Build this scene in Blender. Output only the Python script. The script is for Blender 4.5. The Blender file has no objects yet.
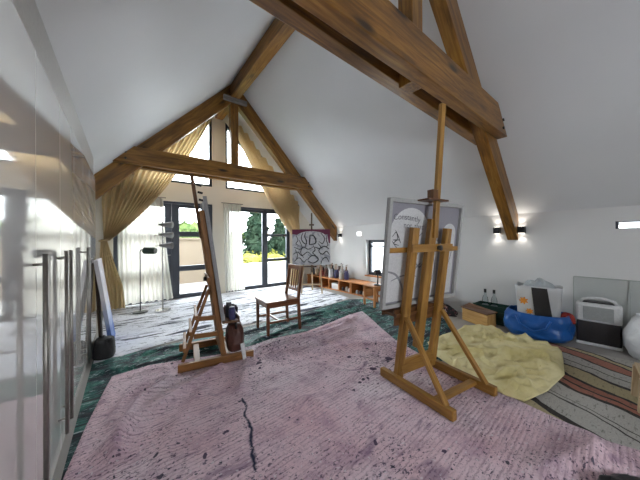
import bpy, bmesh, math, random
from mathutils import Vector, Matrix, noise

C = bpy.context.scene.collection
SC = bpy.context.scene

# ------------------------------------------------------------------ camera
cam = bpy.data.cameras.new('camera')
co = bpy.data.objects.new('camera', cam)
C.objects.link(co)
Fv = Vector((0.61377, 0.78949, 0.0026)).normalized()
Rv = Vector((0.78948, -0.61375, -0.00654)).normalized()
Uv = Rv.cross(Fv)
M = Matrix((Rv, Uv, -Fv)).transposed().to_4x4()
M.translation = Vector((0, 0, 1.3))
co.matrix_world = M
cam.sensor_fit = 'HORIZONTAL'
cam.sensor_width = 36.0
cam.lens = 36.0 * 251.2 / 640
cam.clip_start = 0.02
cam.clip_end = 400
SC.camera = co

# ------------------------------------------------------------------ sky, light, exposure
w = bpy.data.worlds.new('sky')
SC.world = w
w.use_nodes = True
bg = w.node_tree.nodes['Background']
bg.inputs['Color'].default_value = (0.90, 0.955, 1.0, 1)
bg.inputs['Strength'].default_value = 8.0

SC.view_settings.view_transform = 'Standard'
SC.view_settings.look = 'None'
SC.view_settings.gamma = 1
SC.view_settings.use_curve_mapping = False
SC.view_settings.exposure = 1.33


def area(name, loc, direction, sx, sy, watts, col=(1, 1, 1), portal=False):
    l = bpy.data.lights.new(name, 'AREA')
    l.shape = 'RECTANGLE'
    l.size, l.size_y = sx, sy
    l.energy = watts
    l.color = col
    l.cycles.is_portal = portal
    o = bpy.data.objects.new(name, l)
    C.objects.link(o)
    o.location = loc
    o.rotation_euler = Vector(direction).to_track_quat('-Z', 'Y').to_euler()
    return o


# daylight entering by the far doors and gable glazing (portals sample the sky there)
area('door_daylight', (0.76, 6.72, 1.1), (0, -1, 0), 1.9, 2.2, 1, portal=True)
area('door_daylight', (2.97, 6.72, 1.1), (0, -1, 0), 1.9, 2.2, 1, portal=True)
area('gable_daylight', (1.865, 6.72, 3.5), (0, -1, 0), 3.4, 1.8, 1, portal=True)
# sky fill through an opening added in the unseen rear gable
area('rear_fill_portal', (1.35, -2.72, 1.4), (0, 1, 0), 1.1, .9, 1, portal=True)

# ------------------------------------------------------------------ materials
class NT:
    def __init__(s, name):
        s.m = bpy.data.materials.new(name)
        s.m.use_nodes = True
        s.t = s.m.node_tree
        s.b = s.t.nodes['Principled BSDF']
        s.out = s.t.nodes['Material Output']

    def n(s, typ, **kw):
        x = s.t.nodes.new(typ)
        for k, v in kw.items():
            if k in x.inputs.keys():
                s.set(x, k, v)
            else:
                setattr(x, k, v)
        return x

    def set(s, x, k, v):
        i = x.inputs[k]
        if isinstance(v, bpy.types.NodeSocket):
            s.t.links.new(v, i)
        else:
            i.default_value = v

    def P(s, **kw):
        for k, v in kw.items():
            s.set(s.b, k.replace('_', ' '), v)

    def coord(s, kind='Object'):
        return s.n('ShaderNodeTexCoord').outputs[kind]

    def grain(s):
        return s.n('ShaderNodeAttribute', attribute_name='grain').outputs['Vector']

    def mapv(s, v, scale=(1, 1, 1), loc=(0, 0, 0), rot=(0, 0, 0)):
        m = s.n('ShaderNodeMapping')
        s.t.links.new(v, m.inputs['Vector'])
        m.inputs['Scale'].default_value = scale
        m.inputs['Location'].default_value = loc
        m.inputs['Rotation'].default_value = rot
        return m.outputs[0]

    def noise(s, v, scale=5, detail=4, rough=.55, dist=0.):
        x = s.n('ShaderNodeTexNoise')
        s.t.links.new(v, x.inputs['Vector'])
        x.inputs['Scale'].default_value = scale
        x.inputs['Detail'].default_value = detail
        x.inputs['Roughness'].default_value = rough
        x.inputs['Distortion'].default_value = dist
        return x.outputs['Fac']

    def ramp(s, fac, stops, mode='LINEAR'):
        r = s.n('ShaderNodeValToRGB')
        s.t.links.new(fac, r.inputs[0])
        cr = r.color_ramp
        cr.interpolation = mode
        while len(cr.elements) > 1:
            cr.elements.remove(cr.elements[-1])
        for i, (p, c) in enumerate(stops):
            if not isinstance(c, (tuple, list)):
                c = (c, c, c)
            e = cr.elements[0] if i == 0 else cr.elements.new(p)
            e.position = p
            e.color = (c[0], c[1], c[2], 1)
        return r.outputs[0]

    def mix(s, f, a, b, blend='MIX'):
        x = s.n('ShaderNodeMix', data_type='RGBA', blend_type=blend)
        for i, v in ((0, f), (6, a), (7, b)):
            if isinstance(v, bpy.types.NodeSocket):
                s.t.links.new(v, x.inputs[i])
            elif isinstance(v, (tuple, list)):
                x.inputs[i].default_value = (v[0], v[1], v[2], 1)
            else:
                x.inputs[i].default_value = v
        return x.outputs[2]

    def math(s, op, a, b=0., c=0.):
        x = s.n('ShaderNodeMath', operation=op)
        for i, v in enumerate((a, b, c)):
            if isinstance(v, bpy.types.NodeSocket):
                s.t.links.new(v, x.inputs[i])
            else:
                x.inputs[i].default_value = v
        return x.outputs[0]

    def bump(s, h, strength=.3, dist=.01):
        x = s.n('ShaderNodeBump')
        s.t.links.new(h, x.inputs['Height'])
        x.inputs['Strength'].default_value = strength
        x.inputs['Distance'].default_value = dist
        s.t.links.new(x.outputs[0], s.b.inputs['Normal'])


def flat(name, col, rough=.5, metal=0., spec=None, bumps=0., bscale=60., **kw):
    t = NT(name)
    v = t.coord()
    nn = t.noise(v, bscale, 3)
    c2 = tuple(min(1, x * 1.08) for x in col)
    c1 = tuple(x * .92 for x in col)
    t.P(Base_Color=t.ramp(nn, [(.3, c1), (.7, c2)]), Roughness=rough, Metallic=metal, **kw)
    if bumps:
        t.bump(nn, bumps, .004)
    return t.m


def wood(name, dark, mid, light, rough=.45, scale=1., knots=True):
    t = NT(name)
    g = t.grain()
    rnd = t.n('ShaderNodeObjectInfo').outputs['Random']
    off = t.n('ShaderNodeVectorMath', operation='ADD')
    t.t.links.new(g, off.inputs[0])
    cmb = t.n('ShaderNodeCombineXYZ')
    t.t.links.new(t.math('MULTIPLY', rnd, 37.), cmb.inputs[0])
    t.t.links.new(t.math('MULTIPLY', rnd, 11.), cmb.inputs[1])
    t.t.links.new(cmb.outputs[0], off.inputs[1])
    v = off.outputs[0]
    n1 = t.noise(t.mapv(v, (1.4 * scale, 16 * scale, 16 * scale)), 1.6, 6, .62, 1.1)
    n2 = t.noise(t.mapv(v, (.9, 2.5, 2.5)), 2.2, 3, .5)
    n3 = t.noise(t.mapv(v, (3 * scale, 90 * scale, 90 * scale)), 1.0, 2, .5)
    base = t.ramp(n1, [(.28, dark), (.48, mid), (.72, light)])
    base = t.mix(t.ramp(n2, [(.35, 0.), (.7, .55)]), base, dark)
    base = t.mix(t.ramp(n3, [(.5, 0.), (.75, .35)]), base, dark)
    if knots:
        vo = t.n('ShaderNodeTexVoronoi')
        t.t.links.new(t.mapv(v, (1.5, 5, 5)), vo.inputs['Vector'])
        vo.inputs['Scale'].default_value = 1.0
        kf = t.ramp(vo.outputs['Distance'], [(.08, 1.), (.2, 0.)])
        base = t.mix(kf, base, tuple(x * .35 for x in dark))
    t.P(Base_Color=base, Roughness=rough)
    t.bump(n1, .12, .006)
    return t.m


def plaster(name, col):
    t = NT(name)
    v = t.coord()
    a = t.noise(v, 1.3, 3)
    b = t.noise(v, 180, 2)
    t.P(Base_Color=t.ramp(a, [(.3, tuple(x * .97 for x in col)), (.7, col)]), Roughness=.75)
    t.bump(b, .06, .002)
    return t.m


OAK = wood('oak_beam', (.070, .029, .006), (.27, .118, .017), (.48, .245, .052), .36, .7)
EASEL = wood('easel_beech', (.19, .09, .016), (.39, .195, .038), (.50, .265, .065), .4, 1.2, False)
EASEL_DARK = wood('walnut_stain', (.07, .03, .012), (.16, .066, .022), (.24, .105, .04), .35, 1.2, False)
EASEL_RED = wood('easel_aged_beech', (.13, .05, .012), (.28, .118, .026), (.37, .17, .044), .55, 1.2, False)
CHAIR = wood('chair_mahogany', (.09, .03, .012), (.22, .075, .026), (.32, .13, .05), .3, 1.4, False)
SHELFW = wood('shelf_pine', (.36, .12, .03), (.58, .235, .07), (.70, .34, .13), .45, 1.2, False)
PALEW = wood('pale_pine', (.42, .29, .16), (.60, .45, .28), (.70, .56, .38), .5, 1.4, False)
CRATEW = wood('crate_ply', (.36, .18, .05), (.62, .36, .11), (.72, .46, .18), .5, 1.2, False)
DARKW = wood('dark_board', (.035, .018, .01), (.09, .045, .022), (.15, .08, .04), .5, 1.0, False)
GREYW = wood('weathered_oak', (.16, .15, .14), (.28, .27, .25), (.36, .34, .31), .6, 1.0, False)
WALL = plaster('white_plaster', (.76, .76, .76))
CREAM = plaster('cream_plaster', (.86, .81, .70))
CEIL = plaster('ceiling_plaster', (.76, .77, .79))
TRIMW = flat('painted_fascia', (.42, .405, .39), .35)
FRAME = flat('anthracite_frame', (.045, .055, .075), .4)
STEEL = flat('brushed_steel', (.30, .28, .26), .35, .9)
CHROME = flat('chrome', (.62, .62, .62), .18, 1.)
GREENLAMP = flat('green_lamp_enamel', (.035, .06, .045), .3)
BLACK = flat('black_plastic', (.016, .016, .018), .4)
BLACKM = flat('black_metal', (.03, .03, .032), .35, .6)
CARPET = flat('taupe_carpet', (.40, .375, .35), .95, 0., None, .6, 300.)
WHITEP = flat('white_plastic', (.74, .75, .76), .35)
GREYP = flat('grey_plastic', (.40, .42, .42), .4)
CONCRETE = flat('terrace_paving', (.17, .16, .15), .8)
BEIGE = flat('beige_render', (.155, .122, .09), .85)
WHITER = flat('white_render', (.36, .36, .355), .8)
GRASS = flat('grass', (.05, .08, .02), .9, 0, None, 0, 3.)
BARK = flat('bark', (.12, .085, .06), .9)
BRICK = flat('pink_brick', (.22, .14, .115), .85)
ROOFT = flat('slate', (.16, .15, .15), .7)
GREENC = flat('green_crate_plastic', (.012, .05, .038), .45)
RED = flat('red_cloth', (.30, .022, .014), .7)
GLASSB = None


def foliage(name, a, b):
    t = NT(name)
    nn = t.noise(t.coord(), 2.2, 5, .7)
    t.P(Base_Color=t.ramp(nn, [(.35, a), (.65, b)]), Roughness=.8)
    t.b.inputs['Specular IOR Level'].default_value = 0
    return t.m


CONIFER = foliage('conifer_needles', (.006, .012, .008), (.018, .028, .018))
LEAFG = foliage('green_leaves', (.022, .04, .014), (.075, .095, .035))
LEAFY = foliage('yellow_leaves', (.085, .09, .018), (.19, .18, .045))


def glass(name, tint=(1, 1, 1), gl=.06, rough=.02):
    t = NT(name)
    tr = t.n('ShaderNodeBsdfTransparent')
    tr.inputs['Color'].default_value = (*tint, 1)
    g = t.n('ShaderNodeBsdfGlossy')
    g.inputs['Roughness'].default_value = rough
    lw = t.n('ShaderNodeLayerWeight')
    lw.inputs['Blend'].default_value = .12
    mx = t.n('ShaderNodeMixShader')
    t.t.links.new(t.math('MULTIPLY', lw.outputs['Fresnel'], 1.0), mx.inputs[0])
    t.t.links.new(tr.outputs[0], mx.inputs[1])
    t.t.links.new(g.outputs[0], mx.inputs[2])
    t.t.links.new(mx.outputs[0], t.out.inputs['Surface'])
    return t.m


GLASS = glass('window_glass', (.97, .985, .98))
CLEARP = glass('clear_plastic', (.955, .965, .96))
BOTTLE = glass('bottle_glass', (.86, .90, .90))


def drape(name, c1, c2, trans, gap=0.):
    t = NT(name)
    nn = t.noise(t.mapv(t.coord(), (90, 90, 6)), 1, 3)
    col = t.ramp(nn, [(.3, c1), (.7, c2)])
    t.P(Base_Color=col, Roughness=.65)
    tl = t.n('ShaderNodeBsdfTranslucent')
    t.t.links.new(col, tl.inputs['Color'])
    mx = t.n('ShaderNodeMixShader')
    mx.inputs[0].default_value = trans
    t.t.links.new(t.b.outputs[0], mx.inputs[1])
    t.t.links.new(tl.outputs[0], mx.inputs[2])
    last = mx
    if gap:
        tr = t.n('ShaderNodeBsdfTransparent')
        m2 = t.n('ShaderNodeMixShader')
        m2.inputs[0].default_value = gap
        t.t.links.new(mx.outputs[0], m2.inputs[1])
        t.t.links.new(tr.outputs[0], m2.inputs[2])
        last = m2
    t.t.links.new(last.outputs[0], t.out.inputs['Surface'])
    return t.m


GOLD = drape('gold_curtain', (.61, .47, .27), (.75, .61, .38), .45)
SHEER = drape('sheer_curtain', (.72, .70, .65), (.80, .78, .73), .35, .06)


def door_gloss():
    t = NT('gloss_lacquer')
    t.P(Base_Color=(.80, .78, .75, 1), Roughness=.05, IOR=1.75, Coat_Weight=.6, Coat_Roughness=.03, Coat_IOR=1.7)
    return t.m


GLOSS = door_gloss()


def mat_pink():
    t = NT('pink_quilted_cloth')
    v = t.coord()
    big = t.noise(v, 1.1, 3)
    med = t.noise(v, 5, 5, .65)
    fine = t.noise(v, 55, 3, .7)
    col = t.ramp(big, [(.32, (.70, .47, .52)), (.5, (.76, .59, .65)), (.68, (.80, .70, .75))])
    col = t.mix(t.ramp(med, [(.48, 0.), (.70, .6)]), col, (.36, .22, .31))
    # ribbed weave
    wv = t.n('ShaderNodeTexWave', wave_type='BANDS', bands_direction='X')
    t.t.links.new(t.mapv(v, (1, 1, 1), rot=(0, 0, math.radians(87))), wv.inputs['Vector'])
    wv.inputs['Scale'].default_value = 11
    wv.inputs['Distortion'].default_value = 3.0
    wv.inputs['Detail'].default_value = 2
    wv.inputs['Detail Scale'].default_value = 4
    dash = t.noise(t.mapv(v, (3, 30, 1), rot=(0, 0, math.radians(-3))), 2.0, 4, .7)
    ribs = t.math('MULTIPLY', t.ramp(wv.outputs['Fac'], [(.05, 1.), (.55, 0.)]), t.ramp(dash, [(.42, .0), (.60, .6)]))
    col = t.mix(ribs, col, (.22, .13, .165))
    col = t.mix(t.ramp(fine, [(.55, 0.), (.75, .6)]), col, (.20, .12, .16))
    # flecks and splatter of dark paint
    s1 = t.noise(t.mapv(v, (1, 1.6, 1), rot=(0, 0, .5)), 38, 3, .65)
    dens = t.noise(v, .9, 2)
    thr = t.math('ADD', s1, t.math('MULTIPLY', t.math('SUBTRACT', dens, .5), .35))
    col = t.mix(t.ramp(thr, [(.60, 0.), (.65, .85)]), col, (.06, .045, .085))
    s2 = t.noise(t.mapv(v, (1, 6, 1), rot=(0, 0, -1.1)), 6, 3, .6, 1.6)
    col = t.mix(t.ramp(s2, [(.68, 0.), (.71, .85)]), col, (.045, .045, .085))
    s5 = t.noise(t.mapv(v, (1, 9, 1), loc=(2, 5, 0), rot=(0, 0, .75)), 3.4, 4, .65, 1.2)
    col = t.mix(t.ramp(s5, [(.665, 0.), (.69, .85)]), col, (.05, .04, .07))
    s3 = t.noise(t.mapv(v, (1, 2.2, 1), loc=(3, 7, 0), rot=(0, 0, .35)), 3.1, 3, .6, .8)
    col = t.mix(t.ramp(s3, [(.60, 0.), (.70, .6)]), col, (.16, .09, .17))
    s4 = t.noise(t.mapv(v, loc=(9, 2, 0)), 40, 2)
    col = t.mix(t.ramp(s4, [(.66, 0.), (.70, .6)]), col, (.74, .70, .74))
    nv = t.n('ShaderNodeTexNoise')
    t.t.links.new(v, nv.inputs['Vector'])
    nv.inputs['Scale'].default_value = 16
    nv.inputs['Detail'].default_value = 3
    wv2 = t.n('ShaderNodeVectorMath', operation='MULTIPLY_ADD')
    t.t.links.new(nv.outputs['Color'], wv2.inputs[0])
    wv2.inputs[1].default_value = (.07, .07, 0)
    t.t.links.new(v, wv2.inputs[2])
    dens2 = t.ramp(t.noise(v, 1.0, 2), [(.40, .35), (.62, 1.)])
    for sc, k, st, cc in ((7., .20, .93, (.06, .04, .08)), (17., .24, .9, (.035, .035, .06)), (34., .26, .8, (.10, .06, .10))):
        vo = t.n('ShaderNodeTexVoronoi')
        t.t.links.new(wv2.outputs[0], vo.inputs['Vector'])
        vo.inputs['Scale'].default_value = sc
        sx = t.n('ShaderNodeSeparateColor')
        t.t.links.new(vo.outputs['Color'], sx.inputs[0])
        rad = t.math('MULTIPLY', t.math('MULTIPLY', t.math('POWER', sx.outputs[0], 2.2), k * 1.5), dens2)
        hit = t.math('LESS_THAN', vo.outputs['Distance'], rad)
        col = t.mix(t.math('MULTIPLY', hit, st), col, cc)
    # a dragged streak of navy paint
    sp = t.n('ShaderNodeSeparateXYZ')
    t.t.links.new(v, sp.inputs[0])
    X, Y = sp.outputs[0], sp.outputs[1]
    line = t.math('ADD', t.math('MULTIPLY', t.math('SUBTRACT', Y, 1.35), .26), .585)
    d = t.math('ABSOLUTE', t.math('SUBTRACT', t.math('ADD', X, t.math('MULTIPLY', t.math('SUBTRACT', t.noise(v, 7, 3), .5), .11)), line))
    inY = t.math('MULTIPLY', t.math('GREATER_THAN', Y, 1.34), t.math('LESS_THAN', Y, 2.02))
    col = t.mix(t.math('MULTIPLY', inY, t.math('MULTIPLY', t.ramp(d, [(.004, 1.), (.016, 0.)]), t.ramp(t.noise(v, 14, 3), [(.28, 0.), (.38, 1.)]))), col, (.025, .028, .06))
    t.P(Base_Color=col, Roughness=.95)
    t.t.nodes['Principled BSDF'].inputs['Specular IOR Level'].default_value = .15
    hh = t.math('ADD', t.math('MULTIPLY', wv.outputs['Fac'], .8), t.math('MULTIPLY', fine, .9))
    t.bump(hh, .38, .010)
    return t.m


def mat_dust():
    t = NT('paint_marked_dust_sheet')
    v = t.coord()
    big = t.noise(v, 1.4, 3)
    col = t.ramp(big, [(.3, (.78, .79, .85)), (.7, (.90, .90, .95))])
    for k, (sc, rot, lo, hi, am) in enumerate(((1.5, .12, .575, .61, .95), (3.0, -.55, .585, .62, .9), (6., .45, .60, .64, .85))):  # dark strokes stand for paint marks and fold lines together
        s = t.noise(t.mapv(v, (.55, 3.6, 1), loc=(k * 5.3, k, 0), rot=(0, 0, rot)), sc, 4, .62, .9)
        col = t.mix(t.ramp(s, [(lo, 0.), (hi, am)]), col, (.035, .038, .055))
    s = t.noise(v, 24, 2)
    col = t.mix(t.ramp(s, [(.66, 0.), (.70, .8)]), col, (.07, .06, .08))
    s = t.noise(t.mapv(v, loc=(4, 4, 4)), 3.3, 3)
    col = t.mix(t.ramp(s, [(.60, 0.), (.75, .5)]), col, (.42, .40, .52))
    t.P(Base_Color=col, Roughness=.9)
    t.b.inputs['Specular IOR Level'].default_value = .1
    t.bump(t.noise(v, 9, 4), .5, .02)
    return t.m


def mat_green():
    t = NT('green_tarpaulin')
    v = t.coord()
    big = t.noise(v, 3.4, 4, .65, .8)
    col = t.ramp(big, [(.38, (.006, .010, .020)), (.46, (.010, .050, .050)), (.56, (.03, .14, .115)), (.70, (.09, .24, .19))])
    s = t.noise(t.mapv(v, (1, 3.4, 1), rot=(0, 0, .8)), 7, 5, .72, 1.8)
    col = t.mix(t.ramp(s, [(.56, 0.), (.62, .85)]), col, (.50, .57, .60))
    s = t.noise(t.mapv(v, (.5, 4, 1), loc=(3, 1, 0), rot=(0, 0, .12)), 3.6, 4, .6, 1.)
    col = t.mix(t.ramp(s, [(.54, 0.), (.58, .95)]), col, (.006, .008, .016))
    s = t.noise(t.mapv(v, (1, 2, 1), loc=(7, 1, 0), rot=(0, 0, -.6)), 5, 4, .6, 1.)
    col = t.mix(t.ramp(s, [(.60, 0.), (.64, .9)]), col, (.010, .014, .035))
    t.P(Base_Color=col, Roughness=.6)
    t.b.inputs['Specular IOR Level'].default_value = .2
    t.bump(t.noise(v, 9, 5, .65), .7, .03)
    return t.m


def mat_yellow():
    t = NT('yellow_cotton')
    v = t.coord()
    a = t.noise(v, 3.5, 4, .6)
    col = t.ramp(a, [(.35, (.64, .54, .23)), (.65, (.82, .73, .42))])
    s = t.noise(v, 13, 4, .7)
    col = t.mix(t.ramp(s, [(.64, 0.), (.72, .5)]), col, (.36, .24, .05))
    t.P(Base_Color=col, Roughness=.7)
    t.bump(t.noise(t.mapv(v, (1, 3, 1), rot=(0, 0, math.radians(38))), 9, 4, .6, 1.2), .6, .02)
    return t.m


def mat_rug():
    t = NT('striped_rug_pile')
    v = t.coord()
    sp = t.n('ShaderNodeSeparateXYZ')
    t.t.links.new(v, sp.inputs[0])
    X, Y = sp.outputs[0], sp.outputs[1]
    q = t.math('SUBTRACT', X, t.math('MULTIPLY', t.math('SUBTRACT', Y, .5), .45))
    wob = t.math('MULTIPLY', t.math('SUBTRACT', t.noise(v, 2.2, 3), .5), .22)
    q = t.math('ADD', q, wob)
    f = t.math('DIVIDE', t.math('SUBTRACT', q, 2.2), 2.4)
    K = (.030, .024, .022)
    G = (.52, .50, .46)
    O = (.52, .44, .26)
    T = (.42, .165, .115)
    st = [(2.2, O), (2.53, K), (2.60, G), (2.80, K), (2.815, G), (2.86, K), (2.875, G), (3.08, K), (3.12, T), (3.20, K), (3.222, T),
          (3.31, K), (3.345, O), (3.545, K), (3.58, G), (3.72, K), (3.74, G), (3.90, K), (3.93, T), (4.08, K), (4.11, O), (4.17, K), (4.20, G)]
    col = t.ramp(f, [((a - 2.2) / 2.4, c) for a, c in st], 'CONSTANT')
    fl = t.noise(t.mapv(v, (9, 30, 1), rot=(0, 0, -.4)), 1.6, 4, .7)
    col = t.mix(t.ramp(fl, [(.56, 0.), (.64, .6)]), col, (.09, .085, .07))
    pl = t.noise(v, 130, 3, .7)
    col = t.mix(t.ramp(pl, [(.3, .35), (.6, 0.)]), col, (.10, .09, .08))
    t.P(Base_Color=col, Roughness=.97)
    t.bump(pl, .8, .012)
    return t.m


def plastic_sheet(name, col, rough=.3, b=.5, sc=9.):
    t = NT(name)
    v = t.coord()
    a = t.noise(v, 3, 3)
    t.P(Base_Color=t.ramp(a, [(.3, tuple(x * .8 for x in col)), (.7, col)]), Roughness=rough)
    t.bump(t.noise(v, sc, 4, .6, .5), b, .02)
    return t.m


PINK, DUST, TARP, YELLOW, RUG = mat_pink(), mat_dust(), mat_green(), mat_yellow(), mat_rug()
BLUEBAG = plastic_sheet('blue_woven_plastic', (.014, .115, .42), .3, .7)
WHITEBAG = plastic_sheet('white_bag_plastic', (.90, .92, .95), .4, .8, 14.)
PAPERBAG = plastic_sheet('white_carrier_plastic', (.66, .67, .69), .4, .3)


def emis(name, col, s):
    t = NT(name)
    t.P(Base_Color=(*col, 1), Emission_Color=(*col, 1), Emission_Strength=s)
    return t.m


# ------------------------------------------------------------------ mesh helpers
class MB:
    def __init__(s):
        s.v, s.f, s.g, s.smooth = [], [], [], False

    def add(s, vs, fs, gs=None):
        o = len(s.v)
        s.v += [tuple(p) for p in vs]
        s.f += [tuple(i + o for i in q) for q in fs]
        s.g += [tuple(p) for p in (gs or vs)]
        return s

    BOXF = [(0, 1, 3, 2), (4, 6, 7, 5), (0, 4, 5, 1), (2, 3, 7, 6), (0, 2, 6, 4), (1, 5, 7, 3)]

    def box(s, c, size, rz=0.):
        c = Vector(c)
        ax = sorted(range(3), key=lambda i: -size[i])
        vs, gs = [], []
        R = Matrix.Rotation(rz, 3, 'Z')
        for i in (-1, 1):
            for j in (-1, 1):
                for k in (-1, 1):
                    l = Vector((i * size[0] / 2, j * size[1] / 2, k * size[2] / 2))
                    vs.append(c + R @ l)
                    gs.append((l[ax[0]] + c[0] * .3, l[ax[1]] + c[1] * .7, l[ax[2]] + c[2] * .9))
        return s.add(vs, s.BOXF, gs)

    def b2(s, lo, hi):
        return s.box([(a + b) / 2 for a, b in zip(lo, hi)], [b - a for a, b in zip(lo, hi)])

    def beam(s, A, B, w, d, side=(1, 0, 0), w2=None, d2=None):
        """bar from A to B; w across 'side', d across the other way"""
        A, B = Vector(A), Vector(B)
        t = (B - A).normalized()
        sd = Vector(side)
        sd = (sd - t * sd.dot(t)).normalized()
        u = t.cross(sd)
        L = (B - A).length
        w2 = w if w2 is None else w2
        d2 = d if d2 is None else d2
        vs, gs = [], []
        for i, P, ww, dd in ((0, A, w, d), (1, B, w2, d2)):
            for j in (-1, 1):
                for k in (-1, 1):
                    vs.append(P + sd * (j * ww / 2) + u * (k * dd / 2))
                    gs.append((i * L + A.x * .7, j * ww / 2 + A.y, k * dd / 2 + A.z))
        return s.add(vs, s.BOXF, gs)

    def prism(s, poly, y0, y1, along=None):
        n = len(poly)
        a = Vector(along or (1, 0)).normalized()
        b = Vector((-a.y, a.x))
        vs, gs = [], []
        for y in (y0, y1):
            for (x, z) in poly:
                vs.append((x, y, z))
                p = Vector((x, z))
                gs.append((p.dot(a), p.dot(b), y))
        fs = [tuple(range(n)), tuple(range(2 * n - 1, n - 1, -1))]
        for i in range(n):
            j = (i + 1) % n
            fs.append((i, i + n, j + n, j))
        return s.add(vs, fs, gs)

    def tube(s, pts, r, n=10, cap=True):
        pts = [Vector(p) for p in pts]
        rr = r if isinstance(r, (list, tuple)) else [r] * len(pts)
        up = None
        vs, fs, gs = [], [], []
        L = 0
        for i, p in enumerate(pts):
            a = pts[max(0, i - 1)]
            b = pts[min(len(pts) - 1, i + 1)]
            t = (b - a).normalized()
            if up is None:
                up = Vector((0, 0, 1)) if abs(t.z) < .9 else Vector((1, 0, 0))
            e1 = (up - t * up.dot(t)).normalized()
            up = e1
            e2 = t.cross(e1)
            if i:
                L += (p - pts[i - 1]).length
            for k in range(n):
                an = 2 * math.pi * k / n
                vs.append(p + (e1 * math.cos(an) + e2 * math.sin(an)) * rr[i])
                gs.append((L, math.cos(an) * rr[i], math.sin(an) * rr[i]))
        for i in range(len(pts) - 1):
            for k in range(n):
                k2 = (k + 1) % n
                fs.append((i * n + k, i * n + k2, (i + 1) * n + k2, (i + 1) * n + k))
        if cap:
            fs.append(tuple(range(n - 1, -1, -1)))
            m = (len(pts) - 1) * n
            fs.append(tuple(m + k for k in range(n)))
        return s.add(vs, fs, gs)

    def lathe(s, prof, c=(0, 0, 0), n=20, cap0=True, cap1=True):
        c = Vector(c)
        vs, fs = [], []
        for (r, z) in prof:
            for k in range(n):
                an = 2 * math.pi * k / n
                vs.append(c + Vector((r * math.cos(an), r * math.sin(an), z)))
        for i in range(len(prof) - 1):
            for k in range(n):
                k2 = (k + 1) % n
                fs.append((i * n + k, i * n + k2, (i + 1) * n + k2, (i + 1) * n + k))
        if cap0:
            fs.append(tuple(range(n - 1, -1, -1)))
        if cap1:
            m = (len(prof) - 1) * n
            fs.append(tuple(m + k for k in range(n)))
        return s.add(vs, fs)

    def grid(s, fn, nu, nv, closed_u=False):
        vs, fs = [], []
        for j in range(nv + 1):
            for i in range(nu + (0 if closed_u else 1)):
                vs.append(fn(i / nu, j / nv))
        W = nu if closed_u else nu + 1
        for j in range(nv):
            for i in range(nu):
                i2 = (i + 1) % W
                fs.append((j * W + i, j * W + i2, (j + 1) * W + i2, (j + 1) * W + i))
        return s.add(vs, fs)

    def ribbon(s, pts, w, nrm=(0, 0, 1)):
        """flat brush line through pts, width w"""
        pts = [Vector(p) for p in pts]
        N = Vector(nrm)
        vs, fs = [], []
        for i, p in enumerate(pts):
            t = (pts[min(len(pts) - 1, i + 1)] - pts[max(0, i - 1)]).normalized()
            sd = t.cross(N).normalized()
            ww = w * (.55 + .45 * math.sin(math.pi * (i + .5) / len(pts)))
            vs += [p - sd * ww / 2, p + sd * ww / 2]
        for i in range(len(pts) - 1):
            fs.append((2 * i, 2 * i + 1, 2 * i + 3, 2 * i + 2))
        return s.add(vs, fs)

    def build(s, name, mat, parent=None, bevel=0., smooth=False, solid=0., sub=0):
        me = bpy.data.meshes.new(name)
        me.from_pydata(s.v, [], s.f)
        at = me.attributes.new('grain', 'FLOAT_VECTOR', 'POINT')
        at.data.foreach_set('vector', [x for p in s.g for x in p])
        bm = bmesh.new()
        bm.from_mesh(me)
        bmesh.ops.recalc_face_normals(bm, faces=bm.faces)
        bm.to_mesh(me)
        bm.free()
        me.materials.append(mat)
        if smooth:
            me.polygons.foreach_set('use_smooth', [True] * len(me.polygons))
        o = bpy.data.objects.new(name, me)
        C.objects.link(o)
        if parent:
            o.parent = parent
        if solid:
            m = o.modifiers.new('thickness', 'SOLIDIFY')
            m.thickness = solid
            m.offset = 0
        if sub:
            m = o.modifiers.new('smooth', 'SUBSURF')
            m.levels = m.render_levels = sub
        if bevel:
            m = o.modifiers.new('bevel', 'BEVEL')
            m.width = bevel
            m.segments = 2
            m.limit_method = 'ANGLE'
        return o


def tag(o, label, cat, group=None, kind=None):
    o['label'] = label
    o['category'] = cat
    if group:
        o['group'] = group
    if kind:
        o['kind'] = kind
    return o


def thing(name, label, cat, loc=(0, 0, 0), rz=0., group=None):
    o = bpy.data.objects.new(name, None)
    C.objects.link(o)
    o.empty_display_size = .1
    o.location = loc
    o.rotation_euler = (0, 0, rz)
    return tag(o, label, cat, group)


def struct(mb, name, mat, label, cat, **kw):
    o = mb.build(name, mat, **kw)
    return tag(o, label, cat, None, 'structure')


def lerp(a, b, t):
    return a + (b - a) * t


def poly_at(pl, t):
    L = [0]
    for i in range(1, len(pl)):
        L.append(L[-1] + math.dist(pl[i - 1], pl[i]))
    d = t * L[-1]
    for i in range(1, len(pl)):
        if d <= L[i] + 1e-9:
            k = (d - L[i - 1]) / max(1e-9, L[i] - L[i - 1])
            return (lerp(pl[i - 1][0], pl[i][0], k), lerp(pl[i - 1][1], pl[i][1], k))
    return pl[-1]


def coons(bot, top, left, right, nu, nv, zf):
    """cloth spread over four boundary polylines (x, y); zf gives its height"""
    c00, c10, c01, c11 = bot[0], bot[-1], top[0], top[-1]

    def fn(u, v):
        b, t, l, r = poly_at(bot, u), poly_at(top, u), poly_at(left, v), poly_at(right, v)
        p = [0, 0]
        for k in (0, 1):
            p[k] = ((1 - v) * b[k] + v * t[k] + (1 - u) * l[k] + u * r[k]
                    - ((1 - u) * (1 - v) * c00[k] + u * (1 - v) * c10[k] + (1 - u) * v * c01[k] + u * v * c11[k]))
        e = min(u, 1 - u, v, 1 - v)
        return (p[0], p[1], zf(p[0], p[1], e))
    return MB().grid(fn, nu, nv)


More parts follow.
